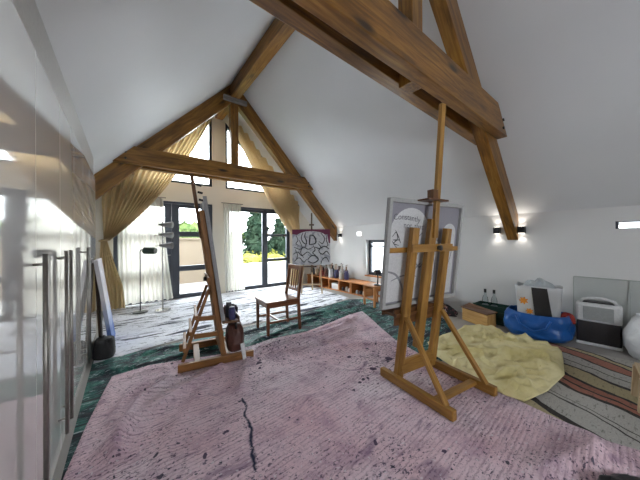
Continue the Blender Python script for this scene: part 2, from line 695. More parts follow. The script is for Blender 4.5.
def seg_dist(x, y, pl):
    best = 9
    for (ax, ay), (bx, by) in zip(pl, pl[1:]):
        dx, dy = bx - ax, by - ay
        t = max(0, min(1, ((x - ax) * dx + (y - ay) * dy) / (dx * dx + dy * dy)))
        best = min(best, math.hypot(x - ax - t * dx, y - ay - t * dy))
    return best


def nz(x, y, s, seed=0.):
    return noise.noise(Vector((x * s, y * s, seed)))


# ------------------------------------------------------------------ room shell
XL, XR, XC, ZR, EAVE, MS = -1.04, 4.77, 1.865, 4.715, 1.692, 1.0406
YN, YF = -2.6, 6.479
WX = -.31            # plane of the wardrobe fronts
ZDT = 2.156          # top of the wardrobe doors
HEAD, SILL = 2.207, 2.634


def roof(x):
    return ZR - MS * abs(x - XC)


struct(MB().b2((XL - .2, YN - .2, -.15), (XR + .2, YF + .22, 0)), 'floor', CARPET, 'taupe carpeted floor showing beside the striped rug', 'floor')
# ceilings: two slopes
for sgn, nm, lab in ((1, 'ceiling_right', 'long white sloping ceiling on the right side of the ridge'),
                     (-1, 'ceiling_left', 'white sloping ceiling rising from the wardrobe to the ridge')):
    def X(d): return XC + sgn * d
    def piece(mb, d0, d1, y0, y1):
        mb.prism([(X(d0), ZR - MS * d0), (X(d1), ZR - MS * d1), (X(d1), ZR - MS * d1 + .22), (X(d0), ZR - MS * d0 + .22)], y0, y1)
    mb = MB()
    DE = 3.12
    piece(mb, 0, DE, YN - .2, YF + .22)
    struct(mb, nm, CEIL, lab, 'ceiling')
# right wall with its two windows
SL = (-1.35, .21, 1.42, 1.515)     # y0 y1 z0 z1 of the slot window
FW = (3.45, 4.26, .44, 1.31)
mb = MB()
ys = [YN - .2, SL[0], SL[1], FW[0], FW[1], YF + .22]
for y0, y1 in zip(ys, ys[1:]):
    hole = SL if (y0, y1) == SL[:2] else FW if (y0, y1) == FW[:2] else None
    if hole:
        mb.b2((XR, y0, 0), (XR + .25, y1, hole[2])).b2((XR, y0, hole[3]), (XR + .25, y1, EAVE + .05))
    else:
        mb.b2((XR, y0, 0), (XR + .25, y1, EAVE + .05))
struct(mb, 'wall_right', WALL, 'low white side wall behind the bags and the crate', 'wall')
struct(MB().b2((XL - .2, YN - .2, 0), (XL, YF + .22, EAVE + .05)), 'wall_left', WALL, 'white wall behind the wardrobe and gold curtain', 'wall')
# far gable wall with doors and gable lights
mb = MB()
y0, y1 = YF, YF + .22
D1, D2 = (-.182, 1.705), (2.025, 3.911)
mb.prism([(XL, 0), (D1[0], 0), (D1[0], HEAD), (XC - (ZR - HEAD) / MS, HEAD), (XL, EAVE)], y0, y1)
mb.prism([(D2[1], 0), (XR, 0), (XR, EAVE), (XC + (ZR - HEAD) / MS, HEAD), (D2[1], HEAD)], y0, y1)
mb.b2((D1[1], y0, 0), (D2[0], y1, HEAD))
mb.prism([(XC - (ZR - HEAD) / MS, HEAD), (XC + (ZR - HEAD) / MS, HEAD), (XC + (ZR - SILL) / MS, SILL), (XC - (ZR - SILL) / MS, SILL)], y0, y1)
GW = XC - .16 - .06
for sg in (-1, 1):
    mb.prism([(XC + sg * 2.0, SILL), (XC + sg * 1.80, SILL), (XC + sg * .16, SILL + 1.64 * MS), (XC + sg * .16, ZR - .16 * MS)], y0, y1)
mb.prism([(XC - .16, SILL), (XC + .16, SILL), (XC + .16, ZR - .16 * MS), (XC, ZR), (XC - .16, ZR - .16 * MS)], y0, y1)
struct(mb, 'wall_back', CREAM, 'cream gable wall holding the glazed doors and triangular windows', 'wall')
# near gable, behind the camera, with an opening added for fill light
mb = MB()
y0, y1 = YN - .2, YN
mb.prism([(XL, 0), (.8, 0), (.8, 1.85), (XC - (ZR - 1.85) / MS, 1.85), (XL, EAVE)], y0, y1)
mb.prism([(1.9, 0), (XR, 0), (XR, EAVE), (XC + (ZR - 1.85) / MS, 1.85), (1.9, 1.85)], y0, y1)
mb.prism([(XC - (ZR - 1.85) / MS, 1.85), (XC + (ZR - 1.85) / MS, 1.85), (XC, ZR)], y0, y1)
mb.b2((.8, y0, 0), (1.9, y1, .95))
struct(mb, 'wall_front', WALL, 'white gable wall behind the viewpoint', 'wall')


# glazed doors
def bars(mb, x0, x1, z0, z1, w, y=YF + .05, d=.07):
    mb.b2((x0, y, z0), (x0 + w, y + d, z1)).b2((x1 - w, y, z0), (x1, y + d, z1))
    mb.b2((x0 + w, y, z0), (x1 - w, y + d, z0 + w)).b2((x0 + w, y, z1 - w), (x1 - w, y + d, z1))


def pane(x0, x1, z0, z1, par):
    MB().b2((x0, YF + .08, z0), (x1, YF + .088, z1)).build('glass_pane', GLASS, par)


def leaf(par, x0, x1, w0, w1, rails, zt=HEAD - .055):
    mb = MB()
    y, d = YF + .04, .08
    z0 = .02
    mb.b2((x0, y, z0), (x0 + w0, y + d, zt)).b2((x1 - w1, y, z0), (x1, y + d, zt))
    cuts = [(z0, z0 + .07)] + rails + [(zt - .07, zt)]
    for a, b in cuts:
        mb.b2((x0 + w0, y, a), (x1 - w1, y + d, b))
    o = mb.build('door_leaf', FRAME, par, bevel=.004)
    for (a, b), (c, d2) in zip(cuts, cuts[1:]):
        MB().b2((x0 + w0, YF + .075, b), (x1 - w1, YF + .083, c)).build('glass_pane', GLASS, o)
    return o


R1 = [(.62, .74), (1.41, 1.53)]
o = MB()
bars(o, D1[0], D1[1], 0, HEAD, .05, YF + .03, .1)
d1 = struct(o, 'door_1', FRAME, 'dark framed glazed double doors behind the left easel', 'door', bevel=.004)
leaf(d1, D1[0] + .05, .835, .10, .13, R1)
lf = leaf(d1, .84, D1[1] - .05, .15, .04, R1)
MB().tube([(.80, YF + .0, 1.0), (.80, YF - .03, 1.0), (.70, YF - .03, 1.0)], .011, 8).build('door_handle', STEEL, d1, smooth=True)
o = MB()
bars(o, D2[0], D2[1], 0, HEAD, .05, YF + .03, .1)
o.b2((3.07, YF + .03, .05), (3.16, YF + .13, HEAD - .05))
d2 = struct(o, 'door_2', FRAME, 'dark framed glazed doors right of the second sheer curtain', 'door', bevel=.004)
leaf(d2, D2[0] + .05, 3.07, .05, .03, [])
leaf(d2, 3.16, D2[1] - .05, .03, .05, [(.72, .80), (1.43, 1.50)])
# gable lights
for k, sg in enumerate((-1, 1)):
    a, b = XC + sg * 1.80, XC + sg * .16
    zt = SILL + 1.64 * MS
    mb = MB()
    y = YF + .08
    mb.beam((a, y, SILL + .03), (b, y, SILL + .03), .07, .06, (0, 1, 0))
    mb.beam((b - sg * -.03, y, SILL), (b + sg * .03, y, zt - .05), .06, .07, (1, 0, 0))
    mb.beam((a - sg * .02, y, SILL - .01), (b, y, zt - .03), .07, .06, (0, 1, 0))
    wd = struct(mb, 'window_%d' % (k + 1), FRAME, ['dark framed triangular gable window left of the centre pier', 'dark framed triangular gable window right of the centre pier'][k], 'window')
    MB().prism([(a, SILL + .02), (b, SILL + .02), (b, zt - .04)], y - .004, y + .004).build('glass_pane', GLASS, wd)
# side windows
mb = MB()
for yy in (SL[0], SL[1] - .025):
    mb.b2((XR + .05, yy, SL[2]), (XR + .12, yy + .025, SL[3]))
for zz in (SL[2], SL[3] - .012):
    mb.b2((XR + .05, SL[0] + .025, zz), (XR + .12, SL[1] - .025, zz + .012))
wd = struct(mb, 'window_3', FRAME, 'narrow slot window high on the right wall', 'window')
MB().b2((XR + .08, SL[0] + .02, SL[2] + .01), (XR + .088, SL[1] - .02, SL[3] - .01)).build('glass_pane', GLASS, wd)
mb = MB()
for yy in (FW[0], FW[1] - .07):
    mb.b2((XR + .10, yy, FW[2]), (XR + .18, yy + .07, FW[3]))
for zz in (FW[2], FW[3] - .07, FW[3] - .17):
    mb.b2((XR + .10, FW[0] + .07, zz), (XR + .18, FW[1] - .07, zz + (.07 if zz != FW[3] - .17 else .03)))
wd = struct(mb, 'window_4', FRAME, 'dark framed window low on the right wall behind the big canvas', 'window')
MB().b2((XR + .13, FW[0] + .05, FW[2] + .05), (XR + .138, FW[1] - .05, FW[3] - .05)).build('glass_pane', GLASS, wd)
MB().b2((XR - .03, FW[0] - .03, FW[2] - .03), (XR + .1, FW[1] + .03, FW[2])).build('window_sill', SHELFW, wd, bevel=.004)
area('side_window_daylight', (XR + .26, (FW[0] + FW[1]) / 2, .88), (-1, 0, 0), .8, .85, 1, portal=True)


# roof timbers -------------------------------------------------------------
VD = .404           # rafter depth measured vertically
TB, TT = 2.616, 2.86


def truss(y0, where, xl=XL, kx=0., TT=2.91, tilt=0.):
    """y0: near face of the near tie beam"""
    ya, yb, yc, yd = y0, y0 + .115, y0 + .255, y0 + .37
    t = thing('roof_truss', 'heavy oak roof truss %s' % where, 'roof truss', (XC, y0 + .18, 0))
    def loc(poly): return [(x - XC, z) for x, z in poly]
    yy = y0 + .18
    for sg in (-1, 1):
        xe = XR if sg > 0 else xl
        poly = [(xe, roof(xe) - .001), (XC, ZR - .001), (XC, ZR - VD), (xe, roof(xe) - VD)]
        MB().prism(loc(poly), yb - yy, yc - yy, (1, -sg * MS)).build('rafter', OAK, t, bevel=.006)
    def tie(ya, yb, k=0.):
        xa, xb = (ZR - TB) / MS, (ZR - TT) / MS
        MB().prism([(-xa + .002 + k * 2 * xa, TB + k * 2 * xa), (xa - .002, TB), (xb - .002, TT), (-xb + .002 + k * 2 * xb, TT + k * 2 * xb)], ya - yy, yb - yy).build('tie_beam', OAK, t, bevel=.006)
    tie(ya, yb)
    tie(yc, yd, tilt)
    MB().b2((kx - .075, yb - yy, TB + .02), (kx + .085, yc - yy, ZR - VD + .05 - kx)).build('king_post', OAK, t, bevel=.005)
    MB().beam((-.24, yb - yy - .03, 4.30), (.26, yb - yy - .03, 4.30), .06, .10, (0, 1, 0)).build('collar', GREYW, t, bevel=.005)
    for sx in (-1.85, 1.85):
        for zz in (TB + .07, TB + .17):
            MB().tube([(sx, ya - yy - .015, zz), (sx, ya - yy + .01, zz)], .018, 8).build('bolt_head', BLACKM, t)
    return t


truss(1.06, 'overhead just in front of the tall easel', -.14, .12, 2.95, .033)
truss(5.235, 'standing at the far gable before the curtains')
tag(MB().b2((XC - .09, YN, ZR - .375), (XC + .09, YF, ZR - .10)).build('ridge_beam', OAK, bevel=.006),
    'oak ridge beam running along the peak of the ceiling', 'beam')

# ------------------------------------------------------------------ wardrobe along the left
def handle(par, y):
    mb = MB().tube([(.037, y, .17), (.037, y, 1.25)], .0095, 12)
    for z in (.26, 1.205):
        mb.tube([(0, y, z), (.037, y, z)], .006, 8)
    return mb.build('handle', STEEL, par, smooth=True)


def cabinet(ya, yb, doors, label):
    t = thing('wardrobe', label, 'wardrobe', (WX, (ya + yb) / 2, 0), 0, 'gloss wardrobes along the left wall')
    oy = (ya + yb) / 2
    MB().b2((-.68, ya - oy + .002, .06), (-.024, yb - oy - .002, ZDT)).build('carcass', TRIMW, t)
    MB().b2((-.64, ya - oy + .002, 0), (-.05, yb - oy - .002, .06)).build('plinth', TRIMW, t)
    for (a, b, h) in doors:
        d = MB().b2((-.022, a - oy + .0022, .035), (0, b - oy - .0022, ZDT - .003)).build('door', GLOSS, t, bevel=.0015)
        if h is not None:
            handle(d, h - oy)


cabinet(-1.60, -.53, [(-1.60, -1.065, -1.12), (-1.065, -.53, -1.01)], 'gloss wardrobe behind the viewpoint')
cabinet(-.53, .55, [(-.53, .01, -.05), (.01, .55, .07)], 'gloss wardrobe nearest the viewpoint')
cabinet(.55, 1.65, [(.55, 1.10, None), (1.10, 1.65, 1.60)], 'gloss pale wardrobe at the left picture edge with one long handle')
cabinet(1.65, 2.72, [(1.65, 2.18, 2.10), (2.18, 2.72, 2.26)], 'gloss pale wardrobe with a close pair of long bar handles')
cabinet(2.72, 3.79, [(2.72, 3.25, 3.19), (3.25, 3.79, 3.335)], 'gloss pale wardrobe next to the last, handles reflecting the sheer curtain')
cabinet(3.79, 4.53, [(3.79, 4.53, None)], 'gloss pale wardrobe at the far end beside the leaning canvas')
struct(MB().b2((WX - .05, YN, ZDT + .004), (WX - .018, 4.53, roof(WX) - .02)), 'trim_1', TRIMW, 'grey fascia strip above the wardrobe doors', 'trim')
struct(MB().b2((XL, 4.50, 0), (WX - .70, 4.53, EAVE)), 'trim_2', TRIMW, 'end filler panel of the wardrobe run', 'trim')

# ------------------------------------------------------------------ floor coverings
def dust_z(x, y, e):
    z = .012 + .012 * max(0, nz(x, y, 2.2, 3)) + .02 * max(0, nz(x * .6, y * 2.2, 2.0, 9)) ** 1.5
    return z * min(1, .3 + e * 30)


tag(coons([(-.27, 3.60), (.3, 3.72), (.9, 3.80), (1.6, 3.78), (2.5, 3.78), (3.4, 3.93), (4.0, 4.1)],
          [(-.30, 6.43), (1.8, 6.45), (4.0, 6.45)], [(-.27, 3.60), (-.29, 4.5), (-.30, 6.43)], [(4.0, 4.1), (4.12, 5.2), (4.0, 6.45)],
          110, 70, dust_z).build('dust_sheet', DUST, smooth=True),
    'white paint-splashed dust sheet spread before the glazed doors', 'dust sheet')

GF = [[(-.2, 3.3), (.2, 3.2), (.9, 3.25)], [(1.3, 3.05), (2.2, 3.3), (3.2, 3.5), (4.2, 3.4)], [(1.8, 3.6), (2.8, 3.55), (3.9, 3.62)],
      [(.2, 3.55), (1.2, 3.42), (2.0, 3.5)], [(2.6, 3.05), (3.3, 3.25), (4.1, 3.15)]]


def tarp_z(x, y, e):
    z = .004 + .010 * max(0, nz(x, y, 3.0, 1))
    for pl in GF:
        d = seg_dist(x, y, pl)
        z += .035 * math.exp(-(d / .045) ** 2)
    return z * min(1, .25 + e * 25)


tag(coons([(-.28, 1.2), (1.5, 1.3), (3.2, 1.35), (4.15, 2.0)], [(-.28, 3.72), (.9, 3.68), (2.4, 3.75), (3.9, 4.0), (4.3, 3.75)],
          [(-.28, 1.2), (-.28, 3.72)], [(4.15, 2.0), (4.35, 2.8), (4.3, 3.75)], 130, 80, tarp_z).build('tarpaulin', TARP, smooth=True),
    'dark green tarpaulin under the pink sheet, edges showing', 'tarpaulin')

PF = [([(.60, 2.72), (.32, 2.63), (.10, 2.48), (.01, 2.27), (-.05, 1.95)], .050, .045), ([(.45, 2.68), (.21, 2.72), (.01, 2.62), (-.09, 2.34)], .035, .035),
      ([(.39, 2.89), (.13, 2.99), (-.07, 2.92)], .040, .04), ([(.77, 2.62), (.30, 2.37), (.05, 2.23), (-.10, 2.02)], .050, .05),
      ([(1.05, 2.67), (1.53, 2.62), (2.13, 2.54), (2.54, 2.54)], .045, .05), ([(1.09, 2.13), (1.33, 2.17), (1.58, 2.1), (1.75, 1.61)], .022, .05),
      ([(.97, 1.96), (1.13, 1.73), (1.21, 1.57)], .015, .05), ([(1.03, 2.61), (.88, 2.34), (.77, 2.12)], .022, .04),
      ([(2.21, .20), (2.02, .27), (1.82, .34)], .045, .06), ([(2.40, .22), (2.2, .16), (2.01, .19)], .05, .07),
      ([(1.13, 2.77), (1.8, 2.76), (2.71, 2.86)], .050, .05), ([(.5, 2.3), (.3, 2.05), (.15, 1.75)], .018, .05),
      ([(1.9, 2.3), (2.3, 2.2), (2.6, 1.95)], .018, .05), ([(2.0, 2.7), (2.5, 2.72), (3.0, 2.95)], .03, .05)]


def flat_spots(x, y):
    """how freely the cloth may lift: 0 under the big easel's feet"""
    dx, dy = x - 2.105, y - .780
    ey = (.139, .990)
    lx, ly = dx * ey[1] - dy * ey[0], dx * ey[0] + dy * ey[1]
    d = max(abs(lx) - .34, abs(ly - .38) - .42, 0)
    d2 = math.hypot(max(abs(x - .78) - .40, 0), max(abs(y - 3.0) - .33, 0))
    return min(1, d / .12, d2 / .06)


def pink_z(x, y, e):
    z = .006 * max(0, nz(x, y, 5, 4)) + .012 * max(0, nz(x, y, 1.7, 6))
    for pl, hh, ww in PF:
        d = seg_dist(x + .02 * nz(x, y, 3, 12), y + .02 * nz(x, y, 3, 15), pl)
        z += 1.15 * hh * math.exp(-abs(d / ww) ** 1.6)
    z = z * flat_spots(x, y)
    k = max(0, min(1, (y - 2.35) / .5))
    return .016 + .016 * k * k * (3 - 2 * k) + z * min(1, .2 + e * 12) - .008 * (1 if e < .004 else 0)


tag(coons([(-.24, -.7), (2.6, -.7)],
          [(-.10, 3.10), (.2, 3.14), (.47, 3.06), (.8, 2.95), (1.06, 2.92), (1.5, 2.98), (2.0, 2.9), (2.49, 2.99), (3.0, 3.1), (3.38, 3.12)],
          [(-.24, -.7), (-.27, 1.0), (-.27, 1.96), (-.22, 2.4), (-.10, 3.10)],
          [(2.6, -.7), (2.47, .03), (2.42, .15), (2.47, .5), (2.53, .9), (2.62, 1.5), (2.77, 1.99), (3.05, 2.5), (3.38, 3.12)],
          210, 240, pink_z).build('floor_sheet', PINK, smooth=True),
    'pink quilted floor sheet covered in dark paint flecks', 'floor sheet')


def rug_z(x, y, e):
    return .008 + .002 * nz(x, y, 3, 2)


rg = coons([(2.2, -1.2), (4.28, -1.2)], [(2.2, .95), (3.4, .85), (4.18, .80)], [(2.2, -1.2), (2.2, .95)], [(4.28, -1.2), (4.18, .80)], 60, 60, rug_z)
tag(rg.build('rug', RUG, smooth=True, solid=.010), 'striped rug in grey, terracotta, ochre and black before the pet carrier', 'rug')


def yel_z(x, y, e):
    a, b = x * .79 - y * .61, x * .61 + y * .79
    wa = .18 * nz(x, y, 2.2, 1)
    wb = .10 * nz(x, y, 4.0, 2)
    r1 = max(0, 1 - abs(noise.noise(Vector((a * .8 + wb, (b + wa) * 2.6, 5)))) * 3.4)
    r2 = max(0, 1 - abs(noise.noise(Vector(((a + wa) * 1.5, (b + wb) * 5.5, 8)))) * 3.8)
    r3 = max(0, 1 - abs(noise.noise(Vector(((a + b) * 1.6 + wa * 3, (b - a) * 4.0, 11)))) * 4.2)
    z = .008 + .034 * r1 ** 1.3 + .036 * r2 + .030 * r3 + .003 * nz(x, y, 9, 3)
    puff = max(0, min(1, (x - 2.9) / .9)) * (.02 + .03 * max(0, nz(x, y, 2.6, 4)))
    return .024 + (z + puff) * min(1, e * 20)


tag(coons([(2.49, .84), (2.455, .70), (2.48, .58), (2.80, .50), (3.25, .46), (3.62, .52), (3.93, .58)],
          [(2.98, 1.66), (3.4, 1.62), (3.78, 1.54), (3.93, 1.38), (4.0, 1.18)],
          [(2.49, .84), (2.58, 1.15), (2.72, 1.45), (2.98, 1.66)], [(3.93, .58), (3.97, .8), (4.0, 1.18)],
          130, 90, yel_z).build('crumpled_cloth', YELLOW, smooth=True, solid=.005),
    'crumpled pale yellow cloth lying between easel and blue bag', 'cloth')

# ------------------------------------------------------------------ curtains
def swag(sg, label, name='gold_curtain'):
    """sg -1 left, +1 right; hung from the gable slope and tied back to the side"""
    def X(x): return x if sg < 0 else 2 * XC - x
    yc = 6.20
    tx, tz = -.31, 1.33
    def edge(t, s):
        x0 = lerp(-.34, 1.78, t)
        z0 = roof(x0) - .10
        bx, bz = tx + .10 * t, tz - .02 + .04 * t
        mx = lerp(x0, bx, .50) + .02 * t
        mz = lerp(z0, bz, .55) - .50 * t ** 1.3
        a = (1 - s) ** 2
        b = 2 * s * (1 - s)
        c = s * s
        return a * x0 + b * mx + c * bx, a * z0 + b * mz + c * bz
    def up(u, v):
        x, z = edge(u, v)
        fold = math.sin(2 * math.pi * 13 * u + 1.4 * math.sin(7 * u)) * (1 - .6 * v)
        y = yc + .10 * fold + .02 * math.sin(23 * u + 5 * v) - .07 * math.sin(math.pi * v) * u
        return (X(x + .012 * fold * v), y, z)
    t = thing(name, label, 'curtain', (X(tx), yc, 0), 0, 'gold swagged curtains at the gable')
    def L(fn):
        return lambda u, v: tuple(a - b for a, b in zip(fn(u, v), (X(tx), yc, 0)))
    MB().grid(L(up), 180, 34).build('swag', GOLD, t, smooth=True)
    def down(u, v):
        wdt = lerp(.12, .40, min(1, v * 1.5)) * (.75 + .25 * v)
        x = tx - .02 + .05 * v + wdt * (u - .28)
        fold = math.sin(2 * math.pi * 6 * u)
        return (X(x), yc + .05 * fold * (.5 + .5 * v), lerp(tz + .02, .02, v))
    MB().grid(L(down), 90, 20).build('tail', GOLD, t, smooth=True)
    mb = MB().tube([(.06 * math.cos(a) * 1.2 + .01, .075 * math.sin(a), tz + .012 * math.cos(a)) for a in [i * math.pi / 8 for i in range(17)]], .016, 8)
    if True:
        mb.build('tieback', GOLD, t, smooth=True)
    xa, xb = -.36, 1.80
    za, zb = roof(xa) - .07, roof(xb) - .07
    MB().tube([(X(xa) - X(tx), .06, za), (X(xb) - X(tx), .06, zb)], .012, 8).build('curtain_rod', STEEL, t, smooth=True)


swag(-1, 'gold curtain swept left and tied back beside the wardrobe end')
swag(1, 'gold curtain swept right behind the abstract painting')


def sheer(xa, xb, xa2, xb2, n, yc, label):
    t = thing('sheer_curtain', label, 'curtain', ((xa + xb) / 2, yc, 0), 0, 'white sheer curtains over the doors')
    ox = (xa + xb) / 2
    def fn(u, v):
        w = v ** 1.6
        x = lerp(lerp(xa, xa2, w), lerp(xb, xb2, w), u) - ox
        f = math.sin(2 * math.pi * n * u + .6 * math.sin(9 * u)) + .35 * math.sin(2 * math.pi * n * 2.1 * u + 2 * v)
        return (x + .008 * f, .035 * f * (.7 + .5 * v), lerp(2.235, .045 + .01 * math.sin(40 * u), v))
    MB().grid(fn, int(n * 14), 16).build('sheer_fabric', SHEER, t, smooth=True)
    MB().tube([(xa - ox - .05, 0, 2.25), (xb - ox + .05, 0, 2.25)], .010, 8).build('curtain_rail', STEEL, t, smooth=True)


sheer(-.12, .66, -.10, .84, 11, 6.36, 'white sheer curtain behind the two floor lamps')
sheer(1.93, 2.37, 1.97, 2.47, 7, 6.36, 'narrow white sheer curtain in front of the centre pier')

# ------------------------------------------------------------------ wall lights by the rafter feet
LENS = emis('lamp_lens', (1.0, .93, .82), 3.)


def wall_light(y, label):
    t = thing('wall_light', label, 'wall light', (XR, y, 1.445), 0, 'square up and down wall lights')
    MB().b2((-.085, -.045, -.05), (0, .045, .05)).build('housing', BLACKM, t, bevel=.006)
    for s in (-1, 1):
        MB().b2((-.072, -.032, s * .0505 - .0015), (-.02, .032, s * .0505 + .0015)).build('lens', LENS, t)
        l = bpy.data.lights.new('lamp', 'SPOT')
        l.energy = .8
        l.spot_size = math.radians(110)
        l.spot_blend = .7
        l.shadow_soft_size = .02
        l.color = (1, .93, .82)
        o = bpy.data.objects.new('lamp', l)
        C.objects.link(o)
        o.parent = t
        o.location = (-.055, 0, s * .056)
        o.rotation_euler = (math.pi if s > 0 else 0, 0, 0)


wall_light(1.44, 'black square wall light on the left of the near rafter foot')
wall_light(1.125, 'black square wall light on the right of the near rafter foot')
wall_light(5.18, 'black square wall light beside the far rafter foot')
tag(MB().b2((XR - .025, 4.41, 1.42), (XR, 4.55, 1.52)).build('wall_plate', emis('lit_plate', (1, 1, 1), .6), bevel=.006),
    'small white lit panel on the wall above the side window', 'wall panel')


# ------------------------------------------------------------------ easels
def easel(label, loc, rz, hw=.305, depth=.75, py=.57, lean=.113, postz=1.39, mastz=2.52, wid=.08, ladder=False, mat=EASEL, rx=0.):
    t = thing('easel', label, 'easel', loc, rz, 'wooden studio easels')
    Y = lambda z: py - lean * z
    pw = hw - .05
    for s in (-1, 1):
        MB().beam((s * hw, 0, .042), (s * hw, depth, .042), .05, .075, (1, 0, 0)).build('base_rail', mat, t, bevel=.006)
        MB().beam((s * pw, Y(.04), .04), (s * pw + rx * postz, Y(postz), postz), wid, .05, (1, 0, 0)).build('post', mat, t, bevel=.006)
        if not ladder:
            MB().beam((s * (hw - .01), .07, .07), (s * (pw + .015) + rx * .6, Y(.58) - .035, .60), .045, .03, (1, 0, 0)).build('strut', mat, t, bevel=.004)
        for yy in (.03, depth - .03):
            MB().tube([(s * hw, yy, .0), (s * hw, yy, .012)], .02, 10).build('foot', BLACK, t)
    MB().beam((-hw, .17, .05), (hw, .17, .05), .06, .03, (0, 1, 0)).build('crosspiece', mat, t, bevel=.004)
    MB().beam((-pw, Y(.14) - .01, .15), (pw, Y(.14) - .01, .15), .035, .10, (0, 1, 0)).build('crosspiece', mat, t, bevel=.004)
    MB().beam((-hw, Y(.05) + .05, .04), (hw, Y(.05) + .05, .04), .05, .03, (0, 1, 0)).build('crosspiece', mat, t, bevel=.004)
    zb = 1.21 if not ladder else .86
    MB().beam((-pw - .05 + rx * zb, Y(zb) - .035, zb), (pw + .05 + rx * zb, Y(zb) - .035, zb), .022, .07, (0, 1, 0)).build('batten', mat, t, bevel=.003)
    MB().tube([(.06 + rx * zb, Y(zb) - .075, zb), (.06 + rx * zb, Y(zb) - .04, zb)], [.026, .02], 12).build('knob', BLACK, t, smooth=True)
    # sliding mast: stout lower half, slim upper half
    MB().beam((.0, Y(.28), .28), (rx * 1.47, Y(1.47), 1.47), .095, .05, (1, 0, 0)).build('mast', mat, t, bevel=.006)
    MB().beam((rx * 1.6, Y(1.30) - .03, 1.30), (-.0, Y(mastz) - .03, mastz), .055, .035, (1, 0, 0)).build('mast_extension', EASEL_DARK if ladder else mat, t, bevel=.005)
    if ladder:
        for s in (-1, 1):
            MB().beam((s * .20, .04, .07), (s * .15, Y(.76) - .04, .76), .035, .03, (1, 0, 0)).build('rear_leg', mat, t, bevel=.004)
        for z in (.20, .35, .50):
            k = (z - .07) / .69
            yy = lerp(.04, Y(.76) - .04, k)
            MB().beam((-.26, yy - .03, z), (.26, yy - .03, z), .028, .04, (0, 1, 0)).build('rung', mat, t, bevel=.003)
        for z in (.30, .47):
            MB().beam((pw, Y(z) + .03, z), (pw, .08 + .2 * z, z + .01), .022, .045, (1, 0, 0)).build('side_brace', mat, t, bevel=.003)
    return t, Y


EZ = math.radians(-8)
ez, EY = easel('tall wooden easel in the centre holding the big grey canvas', (2.105, .780, .018), EZ, .28, .72, mastz=2.44, rx=.038)
# tray of that easel
MB().b2((-.30, .515, .60), (.40, .70, .625)).b2((-.30, .685, .58), (.40, .70, .70)).b2((-.30, .535, .52), (.40, .552, .66)).build('tray', EASEL_DARK, ez, bevel=.004)
MB().b2((-.12, EY(1.64) - .075, 1.625), (.15, EY(1.64) + .09, 1.64)).b2((-.055, EY(1.68) - .06, 1.64), (.015, EY(1.68) + .0, 1.72)).build('top_clamp', EASEL_DARK, ez, bevel=.003)

# big canvas, seen from behind: local frame of the easel, leaning with its posts
cv = thing('canvas', 'large stretched canvas seen from behind on the tall easel', 'canvas', (2.105, .780, .018), EZ)
CX0, CX1, CZ0, CZ1 = -.45, .59, .685, 1.635
def cy(z): return EY(z) + .055
def cpt(a, b, off=0.):
    z = lerp(CZ0, CZ1, b)
    return (lerp(CX0, CX1, a), cy(z) + off, z)
CANV = flat('canvas_back', (.30, .29, .325), .85, 0, None, .2, 160.)
CANVL = flat('pale_show_through', (.64, .64, .645), .85)
CANVE = flat('canvas_edge', (.40, .40, .39), .85)
CANVD = flat('grey_canvas_edge', (.33, .33, .34), .85)  # plain grey, a tone below the other canvas edge
GREYL = flat('graphite_line', (.27, .27, .29), .8)
INK = flat('ink_line', (.03, .03, .035), .7)
PENCIL = flat('pencil_writing', (.13, .13, .15), .7)
mb = MB()
vs = [cpt(a, b, o) for o in (.018, .024) for b in (0, 1) for a in (0, 1)]
mb.add(vs, [(0, 1, 3, 2), (4, 6, 7, 5), (0, 4, 5, 1), (2, 3, 7, 6), (0, 2, 6, 4), (1, 5, 7, 3)])
mb.build('linen', CANV, cv)
for a0, b0, a1, b1 in ((0.018, 0, .018, 1), (.982, 0, .982, 1), (.03, .016, .97, .016), (.03, .984, .97, .984)):
    MB().beam(cpt(a0, b0, .002), cpt(a1, b1, .002), .036 if a0 == a1 else .03, .03 if a0 == a1 else .036, (1, 0, 0) if a0 == a1 else (0, 1, 0)).build('stretcher_bar', CANVE, cv, bevel=.003)
MB().beam(cpt(.03, .535, .002), cpt(.97, .535, .002), .022, .045, (0, 1, 0)).build('cross_bar', EASEL, cv, bevel=.003)
# pale arches colour in the front painting showing through; pencil lines lie over
def arch(a0, a1, b0, b1):
    P = []
    n = 16
    rb = min((a1 - a0) / 2, (b1 - b0))
    for i in range(n + 1):
        an = math.pi * i / n
        P.append(((a0 + a1) / 2 + (a1 - a0) / 2 * math.cos(an), b1 - rb + rb * math.sin(an)))
    P += [(a0, b0), (a1, b0)]
    m = MB()
    m.add([cpt(a, b, .0165) for a, b in P], [tuple(range(len(P)))])
    return m
arch(.05, .54, .05, .93).build('pale_shape', CANVL, cv)
arch(.60, .69, .05, .62).build('pale_shape', CANVL, cv)
arch(.74, .94, .05, .80).build('pale_shape', CANVL, cv)
def curve(pts, n=10):
    out = []
    for i in range(len(pts) - 1):
        p0, p1, p2, p3 = pts[max(0, i - 1)], pts[i], pts[i + 1], pts[min(len(pts) - 1, i + 2)]
        for k in range(n):
            t = k / n
            out.append(tuple(.5 * ((2 * b) + (c - a) * t + (2 * a - 5 * b + 4 * c - d) * t * t + (3 * b - a - 3 * c + d) * t ** 3) for a, b, c, d in zip(p0, p1, p2, p3)))
    out.append(pts[-1])
    return out
NL = Vector((0, -1, -.11)).normalized()
mb = MB()
